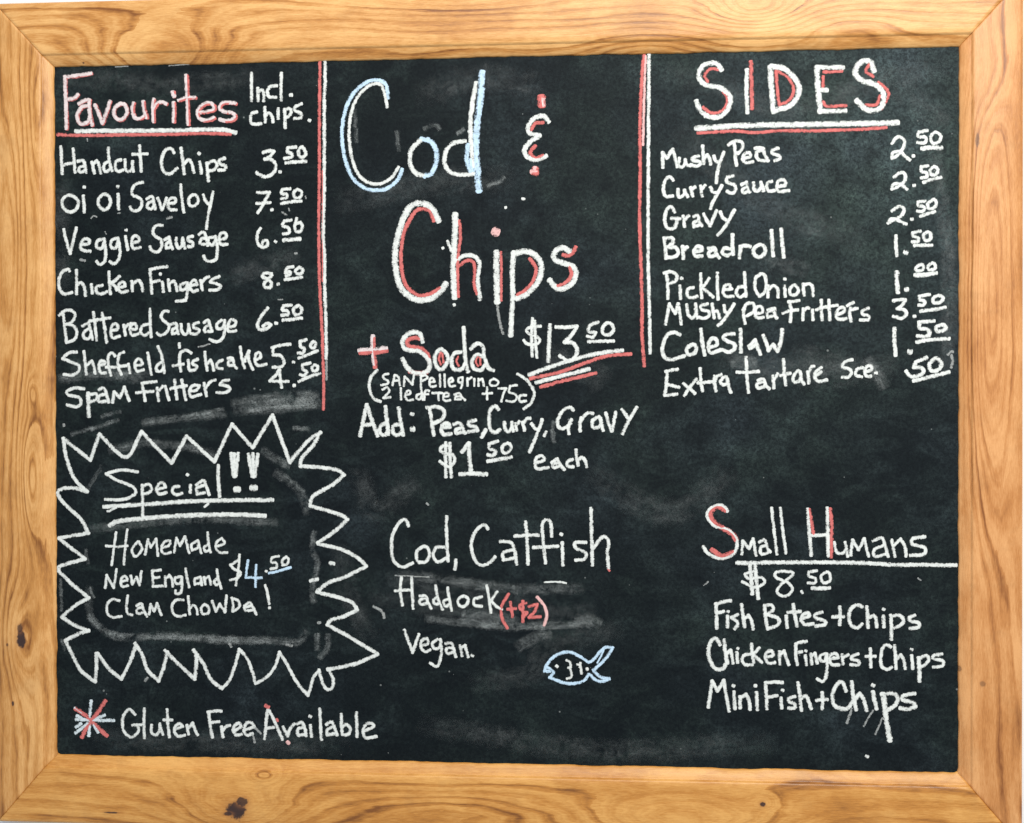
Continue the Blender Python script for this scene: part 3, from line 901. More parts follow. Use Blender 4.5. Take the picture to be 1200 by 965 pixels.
W7:3196,3957 3338,3928 3472,3795 3506,3651 3415,3509 3235,3447
W7:3711,3933 3724,3698 3750,3424
W7:4351,3880 4313,3985 4210,3987 4141,3872 4211,3779 4389,3711 4466,3579 4415,3451 4287,3432 4160,3547
W6:3711,3938 3852,3930 4006,3926
W6:3750,3672 3822,3670
W6:3737,3433 3878,3430 4032,3432
# >underline | thick white underline with a pink lower edge
R4.5:2358,3207 2769,3221 3028,3200 3287,3217 3673,3210 4185,3216 4491,3232
W7:2340,3260 2899,3284 3673,3283 4619,3286
# menu_item | line reading Mushy Peas
W4.8:1950,2992 1953,2900 1956,2816
W4.8:1956,2984 2001,2922
W4.8:2001,2922 2069,3024
W4.8:2069,3024 2092,2944 2122,2821
W4.8:2145,2920 2145,2844 2168,2813 2199,2835 2214,2896
W4.8:2214,2904 2234,2842 2267,2826
W4.8:2366,2939 2305,2925 2297,2895 2373,2878 2389,2855 2343,2825 2275,2842
W4.8:2411,3061 2419,2954 2427,2854
W4.8:2427,2908 2465,2953 2495,2907 2502,2846
W4.8:2540,2937 2555,2891 2586,2867
W4.8:2654,2981 2609,2859 2578,2737 2568,2631
W4.8:2775,3085 2783,2963 2798,2826
W4.8:2707,3064 2783,3108 2858,3092 2866,3023 2813,2963
W4.8:2873,2908 2956,2922 2949,2968 2896,2961 2866,2901 2903,2855 2986,2868
W4.8:3009,3020 3100,3022 3115,2958 3160,2873
W4.8:3100,2996 3032,2982 3032,2906 3100,2874 3152,2881
W4.8:3273,3016 3205,2994 3205,2956 3280,2932 3295,2902 3235,2872
# >price | price 2.50 under the heading bar
W4.6:4554,3051 4613,3119 4680,3100 4689,3015 4613,2913 4555,2880
W4.6:4555,2880 4563,2940 4647,2956 4706,2895 4756,2860
W4.6:4790,2902 4800,2902
W4.6:4948,3190 4856,3174
W4.6:4856,3174 4848,3123 4932,3113 4924,3053 4840,3055
W4.6:5041,3171 4990,3121 5007,3044 5074,3059 5099,3127 5041,3171
W5.3:4890,2986 4999,2994 5108,2989
# menu_item | line reading Curry Sauce
W4.8:2077,2668 2039,2707 1985,2670 1962,2578 1985,2486 2069,2485
W4.8:2130,2561 2130,2499 2153,2468 2198,2498 2206,2552
W4.8:2206,2544 2240,2475
W4.8:2275,2581 2297,2482
W4.8:2282,2551 2325,2588
W4.8:2389,2595 2407,2480
W4.8:2396,2557 2442,2602
W4.8:2502,2578 2525,2532 2563,2516
W4.8:2631,2599 2586,2508 2533,2417 2502,2334
W4.8:2760,2704 2692,2690 2692,2636 2767,2605 2790,2551 2752,2506 2692,2530
W4.8:2858,2604 2911,2633 2926,2564 2949,2518
W4.8:2919,2572 2866,2550 2873,2512 2926,2526
W4.8:2994,2624 3002,2548 3039,2525 3077,2570 3077,2631
W4.8:3077,2623 3107,2531
W4.8:3198,2637 3152,2622 3145,2554 3175,2523 3228,2530
W4.8:3258,2575 3356,2596 3340,2650 3280,2643 3258,2575 3280,2521 3393,2527
# >price | price 2.50 with a slanting bar
W4.6:4580,2666 4639,2716 4698,2698 4698,2621 4614,2554 4555,2529
W4.6:4555,2529 4572,2580 4639,2588 4723,2527
W4.6:4798,2568 4808,2568
W4.6:4957,2788 4882,2781
W4.6:4882,2781 4882,2729 4941,2711 4941,2660 4882,2653
W4.6:5024,2779 4982,2736 4999,2685 5049,2693 5066,2744 5024,2779
W4.6:4907,2601 5008,2634 5100,2654
# menu_item | line reading Gravy
W4.8:2092,2301 2054,2362 2000,2325 1977,2225 2000,2125 2076,2109 2115,2178 2112,2216
W4.8:2054,2224 2153,2223
W4.8:2191,2253 2206,2131
W4.8:2203,2207 2252,2253
W4.8:2312,2244 2358,2259 2373,2190 2404,2136
W4.8:2366,2205 2312,2175 2312,2129 2373,2144
W4.8:2426,2273 2457,2204 2495,2135
W4.8:2495,2135 2533,2218 2570,2310
W4.8:2616,2294 2639,2232 2677,2201
W4.8:2775,2315 2714,2201 2646,2095 2586,2027
# >price | price 2.50 above the breadroll price
W4.6:4555,2281 4631,2331 4689,2305 4664,2228 4580,2178 4513,2144
W4.6:4513,2144 4547,2187 4614,2177 4715,2125
W4.6:4773,2184 4784,2184
W4.6:4924,2387 4849,2379
W4.6:4849,2379 4849,2337 4916,2319 4899,2268 4840,2277
W4.6:5025,2403 4958,2361 4966,2301 5025,2309 5050,2368 5025,2403
W4.6:4874,2217 4949,2241 5033,2266
# menu_item | line reading Breadroll
W5:1970,2003 1985,1888 1992,1765
W5:1977,2003 2054,2002 2076,1948 2008,1895
W5:2008,1895 2107,1887 2130,1825 2084,1780 2000,1773
W5:2183,1901 2191,1763
W5:2191,1855 2236,1893
W5:2320,1838 2403,1853 2388,1899 2335,1892 2312,1831 2335,1785 2403,1792
W5:2479,1875 2548,1882 2563,1821 2601,1767
W5:2555,1867 2487,1837 2495,1783 2570,1798
W5:2752,2032 2752,1910 2760,1803
W5:2737,1865 2661,1873 2639,1820 2692,1789 2752,1819
W5:2843,1894 2835,1764
W5:2843,1848 2873,1901 2956,1893
W5:3054,1907 2994,1862 3009,1785 3085,1777 3130,1845 3100,1899 3054,1907
W5:3198,2073 3205,1936 3217,1783
W5:3307,2087 3318,1935 3338,1767
# >price | price 1.50 beside the breadroll
W4.8:4601,1997 4601,1886 4611,1769
W4.8:4874,2046 4790,2029
W4.8:4790,2029 4790,1987 4849,1969 4841,1926 4782,1927
W4.8:4958,2036 4908,2002 4925,1942 4983,1950 4991,2010 4958,2036
W4.8:4807,1884 4899,1883 5000,1887
W6.5:4705,1808 4717,1804
# menu_item | line reading Pickled Onion
W4.6:1995,1604 2013,1447 2012,1299
W4.6:1969,1595 2047,1612 2116,1568 2099,1499 2021,1473
W4.6:2151,1446 2159,1298
W4.6:2165,1533 2175,1533
W4.6:2306,1427 2246,1410 2237,1341 2280,1306 2349,1323
W4.6:2392,1583 2392,1444 2401,1305
W4.6:2487,1530 2409,1418
W4.6:2409,1418 2469,1374 2533,1313
W4.6:2581,1590 2581,1442 2586,1286
W4.6:2650,1390 2744,1406 2719,1450 2667,1442 2646,1381 2676,1320 2761,1320
W4.6:2890,1595 2898,1457 2907,1318
W4.6:2881,1431 2821,1423 2796,1354 2839,1310 2898,1345
W4.6:3070,1577 3018,1525 3010,1404 3061,1317 3121,1369 3138,1489 3112,1567 3070,1577
W4.6:3164,1437 3155,1308
W4.6:3164,1394 3215,1437 3266,1402 3274,1307
W4.6:3348,1436 3351,1315
W4.6:3344,1514 3353,1514
W4.6:3462,1444 3411,1409 3411,1340 3470,1331 3504,1383 3462,1444
W4.6:3558,1455 3565,1327
W4.6:3565,1448 3635,1455 3663,1412 3670,1320
# >price | price 1.00
W5.5:4611,1583 4611,1471 4623,1351
W5.5:4816,1547 4933,1549 5050,1567
W4.4:4883,1666 4824,1632 4833,1598 4900,1606 4908,1648 4883,1666
W4.4:5009,1682 4958,1648 4967,1605 5034,1613 5042,1656 5009,1682
W6:4715,1385 4727,1385
# menu_item | line reading Mushy Pea Fritters
W4.6:1986,1004 2030,1238
W4.6:2030,1238 2099,1125
W4.6:2099,1125 2133,1238
W4.6:2133,1238 2168,1003
W4.6:2228,1228 2245,1115 2288,1072 2332,1115 2332,1236
W4.6:2332,1219 2349,1071
W4.6:2469,1235 2392,1210 2409,1166 2478,1148 2487,1096 2435,1071 2375,1080
W4.6:2521,1235 2530,1148 2543,1070
W4.6:2530,1131 2581,1156 2607,1070
W4.6:2658,1216 2667,1147 2710,1129
W4.6:2770,1233 2710,1129 2650,1043 2590,983
W4.6:2890,1189 2881,1094 2898,1007
W4.6:2873,1163 2916,1232 2993,1231 2993,1145 2916,1093
W4.6:3010,1119 3095,1136 3078,1196 3027,1188 3006,1110 3044,1067 3104,1075
W4.6:3155,1161 3232,1178 3232,1117 3257,1065
W4.6:3223,1161 3155,1135 3155,1075 3232,1091
W4.6:3403,1258 3418,1158 3411,1023
W4.6:3389,1251 3439,1257 3509,1264
W4.6:3326,1123 3411,1151 3495,1157
W4.6:3558,1171 3551,1043
W4.6:3558,1143 3593,1178 3621,1178
W4.6:3663,1156 3666,1043
W4.6:3761,1269 3763,1156 3772,1042
W4.6:3844,1268 3852,1155 3859,1041
W4.6:3705,1156 3789,1184 3942,1208
W4.6:3935,1098 4026,1140 4012,1182 3956,1168 3928,1098 3956,1048 4040,1054
W4.6:4089,1175 4082,1111 4096,1026
W4.6:4089,1153 4165,1174
W4.6:4054,1203 4123,1238
W4.6:4290,1173 4221,1138 4228,1103 4297,1081 4291,1039 4200,1039
# >price | price 3.50 on the right
W4.8:4573,1257 4640,1265 4707,1265
W4.8:4707,1265 4665,1197 4615,1163
W4.8:4615,1163 4690,1154 4716,1102 4665,1051 4573,1077
W4.8:4803,1076 4813,1076
W4.8:4975,1323 4866,1306
W4.8:4866,1306 4867,1264 4925,1246 4908,1203 4858,1204
W4.8:5076,1313 5017,1280 5026,1228 5101,1236 5126,1287 5076,1313
W4.8:4875,1135 5017,1151 5151,1176
# menu_item | line reading Coleslaw
W5:2150,881 2081,908 2004,873 1952,752 1969,630 2055,595 2202,638
W5:2297,768 2228,716 2245,655 2314,663 2340,733 2297,768
W5:2392,941 2409,784 2435,645
W5:2486,732 2581,766 2555,836 2504,827 2478,732 2512,671 2615,705
W5:2770,887 2684,878 2650,844 2701,800 2778,765 2770,705 2701,679 2641,705
W5:2847,938 2847,800 2850,678
W5:2941,747 3010,816 3035,747 3070,651
W5:3027,764 2950,721
W5:3104,867 3138,781 3164,694
W5:3164,694 3215,763
W5:3215,763 3266,685
W5:3266,685 3309,814 3317,935
# >price | price 1.50 with a tiny raised nought
W5:4586,940 4586,786 4595,631
W5:5026,1023 4858,1007
W5:4867,1007 4867,938 4951,929 4976,878 4934,844 4842,853
W5:5110,980 5051,946 5068,903 5143,920 5160,954 5110,980
W5:4833,784 5001,809 5193,820
W7:4753,673 4765,672
# menu_item | line reading Extra Tartare Sce.
W4.6:2124,482 1986,456
W4.6:2003,456 1995,317 1977,178
W4.6:2003,308 2141,273
W4.6:1977,178 2116,195
W4.6:2193,316 2254,264 2323,203
W4.6:2340,368 2271,281 2202,177
W4.6:2383,489 2392,350 2409,229
W4.6:2357,325 2443,328 2538,341
W4.6:2547,402 2546,315 2564,229
W4.6:2555,350 2581,402 2624,419
W4.6:2650,384 2615,333 2650,298 2701,332 2684,393 2650,384
W4.6:2693,367 2710,280 2735,211
W4.6:2907,617 2916,436 2933,210
W4.6:2804,445 2924,444 3052,452
W4.6:3044,349 3104,366 3129,297 3172,253
W4.6:3121,331 3035,314 3044,262 3121,279
W4.6:3215,400 3223,262
W4.6:3220,348 3266,426
W4.6:3334,590 3343,434 3360,296
W4.6:3300,408 3411,434
W4.6:3502,461 3446,390 3453,333 3509,340 3530,404 3502,461
W4.6:3523,447 3537,361 3565,304
W4.6:3607,446 3621,318
W4.6:3614,418 3642,503 3677,510
W4.6:3761,495 3698,446 3691,375 3733,339 3824,353
W4.6:3698,403 3761,446
W4.6:4110,586 4026,558 3998,502 4068,480 4103,445 4068,388 3998,381
W4.6:4228,494 4166,473 4152,409 4214,388
W4.6:4256,444 4326,465 4319,515 4270,501 4249,444 4270,395 4319,394
W4.6:4372,430 4383,430
# >price | fifty cents underlined with a slanting bar
W5:4943,604 4825,553
W5:4825,553 4800,493 4884,493 4909,441 4851,399 4767,390 4716,451
W5:5043,595 4976,527 5001,450 5077,467 5110,543 5043,595
W5:4800,339 5001,390 5194,440
f4:5185,637 5202,663 5235,671
f4:5219,628 5232,560 5222,492
# heading | heading Small Humans in white with two red capitals
R7:2670,-1147 2582,-1109 2506,-1161 2511,-1250 2607,-1339 2745,-1414 2796,-1490
R7:2758,-1636 2632,-1683 2518,-1607
W4.6:2695,-1160 2632,-1091 2518,-1117 2460,-1212 2544,-1326 2708,-1381 2801,-1490 2776,-1636 2632,-1708 2480,-1653 2417,-1569
W4.2:2859,-1655 2871,-1502
W4.2:2871,-1502 2942,-1591
W4.2:2942,-1591 2989,-1476
W4.2:2989,-1476 3022,-1667
W4.2:3060,-1514 3123,-1488 3148,-1577 3185,-1627
W4.2:3135,-1551 3072,-1577 3085,-1654 3173,-1627
W4.2:3198,-1119 3223,-1348 3260,-1652
W4.2:3298,-1119 3323,-1347 3361,-1639
R5:3625,-1135 3645,-1248 3675,-1426
R5:3862,-1126 3879,-1348 3875,-1678
W4.8:3611,-1130 3623,-1345 3648,-1662
W4.8:3830,-1116 3835,-1344 3840,-1668
W4.8:3648,-1434 3835,-1425
W4.2:3910,-1508 3935,-1622 4009,-1634 4047,-1583
W4.2:4034,-1507 4059,-1671
W4.2:4096,-1658 4114,-1481
W4.2:4114,-1481 4183,-1594
W4.2:4183,-1594 4245,-1463
W4.2:4245,-1463 4295,-1669
W4.2:4344,-1492 4443,-1454 4481,-1542 4518,-1668
W4.2:4468,-1542 4357,-1593 4369,-1669 4481,-1643
W4.2:4555,-1478 4592,-1667
W4.2:4579,-1541 4654,-1465 4703,-1553 4715,-1666
W4.8:4925,-1438 4789,-1464 4789,-1527 4925,-1564 4913,-1639 4765,-1653
# >underline | long white underline reaching the frame
W5:2803,-1758 3336,-1746 4084,-1742 4580,-1761 4974,-1760 5274,-1762
# price | price $8.50 for small humans
W4:2997,-1845 2896,-1884 2934,-1935 3085,-1921 3115,-1984 3009,-2036 2864,-1974
W4:3411,-1854 3260,-1856 3248,-1919 3386,-1981 3436,-2057 3361,-2134 3261,-2097 3298,-2008 3436,-1892 3411,-1854
W4:3541,-2076 3548,-2094
W4:3711,-1839 3623,-1852
W4:3623,-1852 3623,-1903 3698,-1928 3686,-1979 3611,-1979
W4:3823,-1851 3760,-1902 3785,-1978 3860,-1952 3860,-1876 3823,-1851
W5:2954,-1782 2979,-2113
W5:3010,-1781 3047,-2163
W5:3661,-2042 3761,-2041 3855,-2033
# menu_item | line reading Fish Bites + Chips
W4.8:2564,-2230 2569,-2373 2572,-2516
W4.8:2564,-2233 2643,-2211 2732,-2192
W4.8:2581,-2337 2652,-2318
W4.8:2696,-2371 2696,-2497
W4.8:2702,-2318 2705,-2319
W4.8:2811,-2352 2741,-2389 2803,-2433 2811,-2477 2776,-2517
W4.8:2856,-2236 2873,-2369 2891,-2494
W4.8:2882,-2405 2935,-2360 2970,-2422 2988,-2520
W4.8:3120,-2251 3129,-2384 3155,-2518
W4.8:3120,-2242 3199,-2241 3217,-2294 3147,-2348
W4.8:3147,-2348 3261,-2383 3287,-2445 3226,-2490 3155,-2509
W4.8:3366,-2364 3375,-2497
W4.8:3445,-2229 3463,-2363 3489,-2478
W4.8:3384,-2319 3454,-2318 3524,-2309
W4.8:3542,-2388 3630,-2361 3612,-2325 3560,-2344 3533,-2406 3577,-2459 3673,-2449
W4.8:3770,-2315 3691,-2342 3709,-2387 3805,-2412 3805,-2457 3700,-2476
W4.8:3971,-2250 3976,-2357 3971,-2455
W4.8:3892,-2367 4014,-2365
W4.8:4223,-2247 4171,-2227 4101,-2267 4075,-2356 4101,-2462 4171,-2488 4223,-2443
W4.8:4275,-2247 4284,-2353 4289,-2486
W4.8:4293,-2380 4353,-2344 4380,-2396 4388,-2476
W4.8:4463,-2351 4467,-2475
W4.8:4463,-2270 4470,-2273
W4.8:4545,-2341 4553,-2492 4553,-2616
W4.8:4545,-2350 4640,-2340 4692,-2402 4640,-2464 4562,-2492
W4.8:4813,-2338 4753,-2366 4761,-2401 4856,-2426 4857,-2471 4761,-2489
# menu_item | line reading Chicken Fingers + Chips
W5:2608,-2704 2564,-2633 2510,-2660 2478,-2768 2498,-2893 2555,-2982 2643,-2981 2679,-2918
W5:2661,-2649 2670,-2783 2693,-2917
W4.5:2679,-2819 2732,-2765 2758,-2916
W4.5:2802,-2791 2811,-2907
W4.5:2810,-2746 2813,-2748
W4.5:2953,-2806 2882,-2825 2864,-2888 2900,-2932 2979,-2931
W4.5:2970,-2690 2979,-2806 2997,-2904
W4.5:3058,-2734 2988,-2806
W4.5:2988,-2806 3032,-2850 3085,-2903
W4.5:3129,-2840 3217,-2821 3199,-2767 3147,-2786 3129,-2849 3164,-2911 3235,-2901
W4.5:3287,-2775 3296,-2918
W4.5:3296,-2811 3340,-2765 3367,-2845 3393,-2925
W4.5:3472,-2683 3475,-2808 3490,-2924
W4.5:3472,-2683 3525,-2665 3595,-2655
W4.5:3481,-2781 3542,-2772
W4.5:3582,-2816 3595,-2922
W4.5:3584,-2762 3589,-2764
W4.5:3647,-2797 3656,-2913
W4.5:3651,-2832 3691,-2787 3717,-2903
W4.5:3814,-2795 3752,-2813 3752,-2867 3805,-2875 3822,-2803
W4.5:3822,-2794 3831,-2928 3814,-3062 3770,-3116 3717,-3081
W4.5:3857,-2847 3954,-2837 3936,-2793 3884,-2794 3857,-2847 3884,-2918 3962,-2917
W4.5:3997,-2801 4006,-2908
W4.5:4006,-2836 4067,-2800
W4.5:4180,-2790 4110,-2817 4110,-2853 4188,-2869 4180,-2914 4093,-2915
W4.5:4315,-2726 4319,-2832 4319,-2939
W4.5:4267,-2815 4371,-2814
W4.5:4545,-2705 4493,-2679 4449,-2733 4432,-2848 4449,-2937 4510,-2962 4554,-2935
W4.5:4588,-2686 4597,-2828 4602,-2952
W4.5:4606,-2846 4658,-2792 4692,-2862 4710,-2951
W4.5:4779,-2799 4793,-2949
W4.5:4775,-2728 4784,-2730
W4.5:4857,-2833 4943,-2797 4969,-2849 4917,-2912 4874,-2930
W4.5:5116,-2777 5030,-2796 5021,-2831 5125,-2856 5125,-2909 5021,-2928
W5.2:4857,-2824 4866,-2966 4866,-3090
# menu_item | line reading Mini Fish + Chips
W4.8:2475,-3432 2519,-3126
W4.8:2519,-3126 2581,-3242
W4.8:2581,-3242 2652,-3115
W4.8:2652,-3115 2679,-3285 2714,-3472
W4.8:2771,-3247 2781,-3444
W4.8:2760,-3176 2769,-3179
W4.8:2838,-3300 2841,-3434
W4.8:2841,-3318 2908,-3272 2944,-3352 2953,-3450
W4.8:3028,-3252 3036,-3449
W4.8:3009,-3172 3020,-3176
W4.8:3129,-3135 3138,-3277 3147,-3438
W4.8:3138,-3134 3226,-3129 3323,-3132
W4.8:3155,-3304 3261,-3284
W4.8:3305,-3310 3314,-3426
W4.8:3319,-3219 3328,-3222
W4.8:3463,-3290 3393,-3318 3402,-3353 3463,-3379 3463,-3424 3393,-3425
W4.8:3498,-3129 3521,-3289 3539,-3449
W4.8:3525,-3325 3586,-3279 3621,-3341 3648,-3429
W4.8:3770,-3240 3779,-3338 3770,-3427
W4.8:3709,-3330 3831,-3319
W5:4040,-3218 4005,-3117 3944,-3140 3892,-3247 3901,-3363 3962,-3415 4058,-3419 4119,-3332
W5:4107,-3110 4119,-3244 4157,-3430
W5:4119,-3350 4197,-3242 4241,-3313 4276,-3436
W5:4345,-3222 4363,-3328 4389,-3417
W5:4340,-3144 4352,-3151
W5:4441,-3247 4571,-3236 4623,-3289 4589,-3378 4502,-3433
W5:4814,-3232 4684,-3261 4675,-3306 4797,-3339 4823,-3383 4745,-3411 4649,-3403
W6.3:4467,-3247 4481,-3433 4506,-3610 4537,-3778
f3.5:4110,-3422 4084,-3493 4053,-3583
f2.5:4345,-3435 4293,-3525 4241,-3618
f2.5:4450,-3522 4415,-3612 4372,-3710
W4:4270,-3959 4289,-3968
# starburst_border | zigzag starburst outline round the special offer
W5:-5209,-324 -4876,-586 -4763,-271 -4440,-548 -4245,-242 -3877,-619 -3693,-297 -3354,-601 -3141,-153 -2890,-434 -2649,-46 -2442,-607
W5:-2442,-607 -2386,-535 -2211,-342 -2070,-251
W5:-2070,-251 -2170,-413 -2293,-555 -2315,-646
W5:-2315,-652 -2078,-665 -1874,-695 -1787,-755
W5:-1787,-755 -1925,-867 -2151,-999 -2199,-1100
W5:-2199,-1120 -1977,-1180 -1814,-1235 -1750,-1280
W5:-1752,-1280 -1845,-1371 -1978,-1473 -2111,-1563
W5:-2101,-1570 -1825,-1634 -1621,-1738 -1524,-1833
W5:-1529,-1833 -1774,-1956 -1979,-2029 -2120,-2141
W5:-2120,-2141 -1877,-2200 -1704,-2258 -1638,-2349
W5:-1638,-2349 -1806,-2431 -1950,-2473 -1996,-2530
W5:-1996,-2530 -1776,-2643 -1572,-2762 -1394,-2865
W5:-1394,-2870 -1624,-2975 -1828,-3028 -1992,-3056
W4.5:-1987,-3051 -1931,-3154 -1931,-3260 -1993,-3297 -2051,-3227 -2096,-3067
W4.5:-2096,-3067 -2167,-3165 -2198,-3277 -2231,-3371
W4.5:-2231,-3371 -2362,-3218 -2475,-3017 -2572,-2861
W4.5:-2572,-2861 -2630,-3040 -2733,-3163 -2863,-3239
W4.5:-2863,-3239 -2909,-3074 -2970,-2933 -3060,-2832
W4.5:-3060,-2832 -3105,-3006 -3178,-3200 -3267,-3304
W5:-3267,-3304 -3397,-3204 -3500,-3012 -3614,-2850
W5:-3583,-2890 -3583,-3033 -3602,-3195
W5:-3602,-3195 -3792,-3026 -3966,-2860
W5:-3938,-2875 -3980,-3059 -4045,-3227
W5:-4045,-3227 -4179,-3093 -4252,-2900 -4332,-2780
W5:-4325,-2808 -4399,-3014 -4500,-3208
W5:-4500,-3208 -4652,-3090 -4796,-2905
W5:-4809,-2905 -4810,-3102 -4824,-3248
W5:-4824,-3248 -5000,-3115 -5105,-2932 -5192,-2758
W5:-5192,-2758 -5051,-2684 -4901,-2631
W5:-4901,-2633 -5072,-2572 -5235,-2474
W5:-5235,-2474 -5071,-2335 -4899,-2239
W5:-4899,-2239 -5091,-2089 -5268,-1926
W5:-5268,-1926 -5270,-1885 -5238,-1854 -4942,-1770
W5:-4942,-1770 -5110,-1648 -5266,-1524
W5:-5266,-1524 -5099,-1494 -4898,-1462
W5:-4898,-1462 -4992,-1298 -5171,-1135 -5266,-1022 -5276,-961 -5223,-930 -5082,-919 -4912,-965
W5:-4912,-965 -5022,-867 -5099,-758 -5173,-540 -5209,-324
# heading | heading Special!! in white chalk
W4.6:-4293,-724 -4468,-702 -4579,-717 -4681,-748
W4.6:-4681,-748 -4561,-820 -4358,-900 -4321,-981 -4432,-1045 -4562,-1060 -4692,-1055
W4.6:-4238,-882 -4233,-1062 -4234,-1251
W4.6:-4229,-891 -4155,-873 -4118,-935 -4174,-981 -4229,-990
W4.6:-4063,-935 -3952,-908 -3980,-854 -4035,-872 -4063,-935 -4026,-989 -3943,-971
W4.6:-3787,-898 -3851,-907 -3870,-961 -3824,-997 -3750,-979
W4.6:-3649,-880 -3649,-969
W4.6:-3687,-754 -3680,-760
W4.6:-3576,-879 -3493,-825 -3457,-897 -3420,-995
W4.6:-3484,-879 -3567,-915 -3567,-987 -3475,-969
W5:-3310,-646 -3307,-825 -3293,-1013
W5:-3151,-502 -3124,-770
W5:-3114,-506 -3112,-779
W5:-3065,-502 -3097,-770
W5:-2941,-511 -2897,-770
W5:-2887,-505 -2878,-779
W5:-2828,-510 -2860,-770
W8:-3098,-935 -3061,-928
W8:-2902,-909 -2857,-912
W3.5:-4664,-1199 -4618,-1181 -4562,-1153
W3.5:-3476,-1139 -3430,-1103
# >underline | first wide underline below Special
W5.5:-4710,-1145 -4248,-1116 -3695,-1077 -3265,-1061 -2652,-1052
# >underline | second wide underline below Special
W6:-4640,-1363 -4519,-1316 -4065,-1267 -3608,-1239 -3266,-1230 -3007,-1231 -2743,-1243
# menu_item | lines reading Homemade New England Clam Chowda!
W3.8:-4563,-1451 -4590,-1647 -4617,-1844
W3.8:-4423,-1416 -4450,-1629 -4468,-1834
W3.8:-4686,-1614 -4555,-1621 -4423,-1612
W3.8:-4292,-1560 -4362,-1646 -4345,-1731 -4293,-1722 -4240,-1645 -4275,-1577 -4292,-1560
W3.8:-4205,-1713 -4170,-1533
W3.8:-4170,-1533 -4135,-1627
W3.8:-4135,-1627 -4069,-1524
W3.8:-4069,-1524 -4048,-1728
W3.8:-4005,-1634 -3909,-1600 -3900,-1549 -3969,-1558 -4005,-1643 -3970,-1702 -3892,-1685
W3.8:-3848,-1684 -3821,-1514
W3.8:-3821,-1514 -3778,-1607
W3.8:-3778,-1607 -3717,-1496
W3.8:-3717,-1496 -3666,-1691
W3.8:-3570,-1546 -3639,-1589 -3631,-1657 -3561,-1631 -3552,-1563
W3.8:-3561,-1538 -3518,-1690
W3.8:-3439,-1444 -3431,-1554 -3405,-1681
W3.8:-3431,-1588 -3483,-1622 -3466,-1673 -3414,-1656
W3.8:-3329,-1610 -3238,-1574 -3265,-1512 -3329,-1557 -3338,-1628 -3293,-1681 -3202,-1681
W4:-4697,-2118 -4679,-1964
W4:-4679,-1964 -4592,-2117
W4:-4592,-2117 -4556,-1894
W4:-4504,-2039 -4425,-2021 -4442,-1979 -4486,-1988 -4507,-2039 -4487,-2099 -4417,-2089
W4:-4381,-1970 -4364,-2072
W4:-4364,-2072 -4311,-1986
W4:-4311,-1986 -4273,-2080
W4:-4273,-2080 -4250,-1917
W4:-4119,-1908 -4110,-2001 -4102,-2095
W4:-4119,-1908 -4014,-1898
W4:-4110,-1993 -4032,-1984
W4:-4111,-2095 -3989,-2089
W4:-3962,-1974 -3954,-2093
W4:-3954,-2008 -3910,-1957 -3875,-2008 -3867,-2093
W4:-3771,-1973 -3840,-1990 -3832,-2050 -3780,-2058 -3753,-1981
W4:-3762,-1973 -3754,-2083 -3771,-2168 -3832,-2177 -3832,-2143
W4:-3710,-1879 -3693,-1980 -3667,-2099
W4:-3528,-1979 -3597,-2005 -3597,-2065 -3528,-2047
W4:-3528,-1979 -3511,-2072
W4:-3484,-1979 -3467,-2063
W4:-3476,-1995 -3424,-1970 -3398,-2063
W4:-3328,-1884 -3311,-1994 -3277,-2112
W4:-3320,-1994 -3363,-2028 -3337,-2071 -3294,-2045
W4:-4522,-2270 -4610,-2254 -4671,-2314 -4672,-2417 -4611,-2467 -4497,-2457
W4:-4417,-2209 -4435,-2329 -4418,-2422 -4365,-2439
W4:-4312,-2327 -4251,-2301 -4225,-2377 -4182,-2454
W4:-4234,-2343 -4304,-2370 -4295,-2421 -4225,-2403
W4:-4156,-2428 -4138,-2308
W4:-4138,-2308 -4094,-2393
W4:-4094,-2393 -4059,-2294
W4:-4059,-2294 -4007,-2435
W4:-3737,-2253 -3824,-2254 -3876,-2322 -3859,-2416 -3790,-2449 -3712,-2431
W4:-3676,-2210 -3668,-2320 -3659,-2422
W4:-3659,-2354 -3607,-2311 -3572,-2362 -3564,-2421
W4:-3477,-2301 -3520,-2353 -3503,-2412 -3442,-2411 -3425,-2352 -3477,-2301
W4:-3386,-2261 -3341,-2385
W4:-3341,-2385 -3295,-2296
W4:-3295,-2296 -3232,-2393
W4:-3232,-2393 -3213,-2197
W4:-3149,-2223 -3131,-2294 -3141,-2383
W4:-3149,-2223 -3068,-2258 -3059,-2329 -3132,-2383
W4:-2996,-2319 -2932,-2274 -2887,-2345 -2851,-2415
W4:-2905,-2309 -2996,-2337 -2978,-2372 -2896,-2363
W4:-2742,-2068 -2715,-2165 -2697,-2289
W4:-2695,-2334 -2688,-2335
# >price | price $4.50 with a pale blue four
W3.8:-3057,-1768 -3166,-1832 -3112,-1885 -3040,-1920 -3076,-1982 -3167,-2010
W3.8:-3057,-1706 -3067,-1884 -3098,-2071
W3.8:-2736,-1899 -2728,-1901
W3.8:-2578,-1720 -2659,-1739
W3.8:-2659,-1739 -2669,-1792 -2605,-1800 -2606,-1854 -2678,-1872
W3.8:-2488,-1728 -2533,-1764 -2533,-1826 -2470,-1808 -2461,-1755 -2488,-1728
B3.8:-2949,-1773 -2967,-1883 -2976,-1978
B3.8:-2976,-1978 -2859,-1980 -2786,-1979
B3.8:-2849,-1829 -2859,-1953 -2859,-2087
B3.8:-2696,-1925 -2552,-1889 -2434,-1852
# drawing | drawn asterisk in white and red
g4.8:-4878,-3480 -4897,-3703 -4906,-3900
g4.8:-5064,-3706 -4844,-3710 -4598,-3711
g4.8:-4712,-3648 -4862,-3719 -5073,-3869
g4.8:-5055,-3663 -4967,-3704
g4.8:-5064,-3800 -5003,-3756
g4.8:-4862,-3736 -4792,-3855
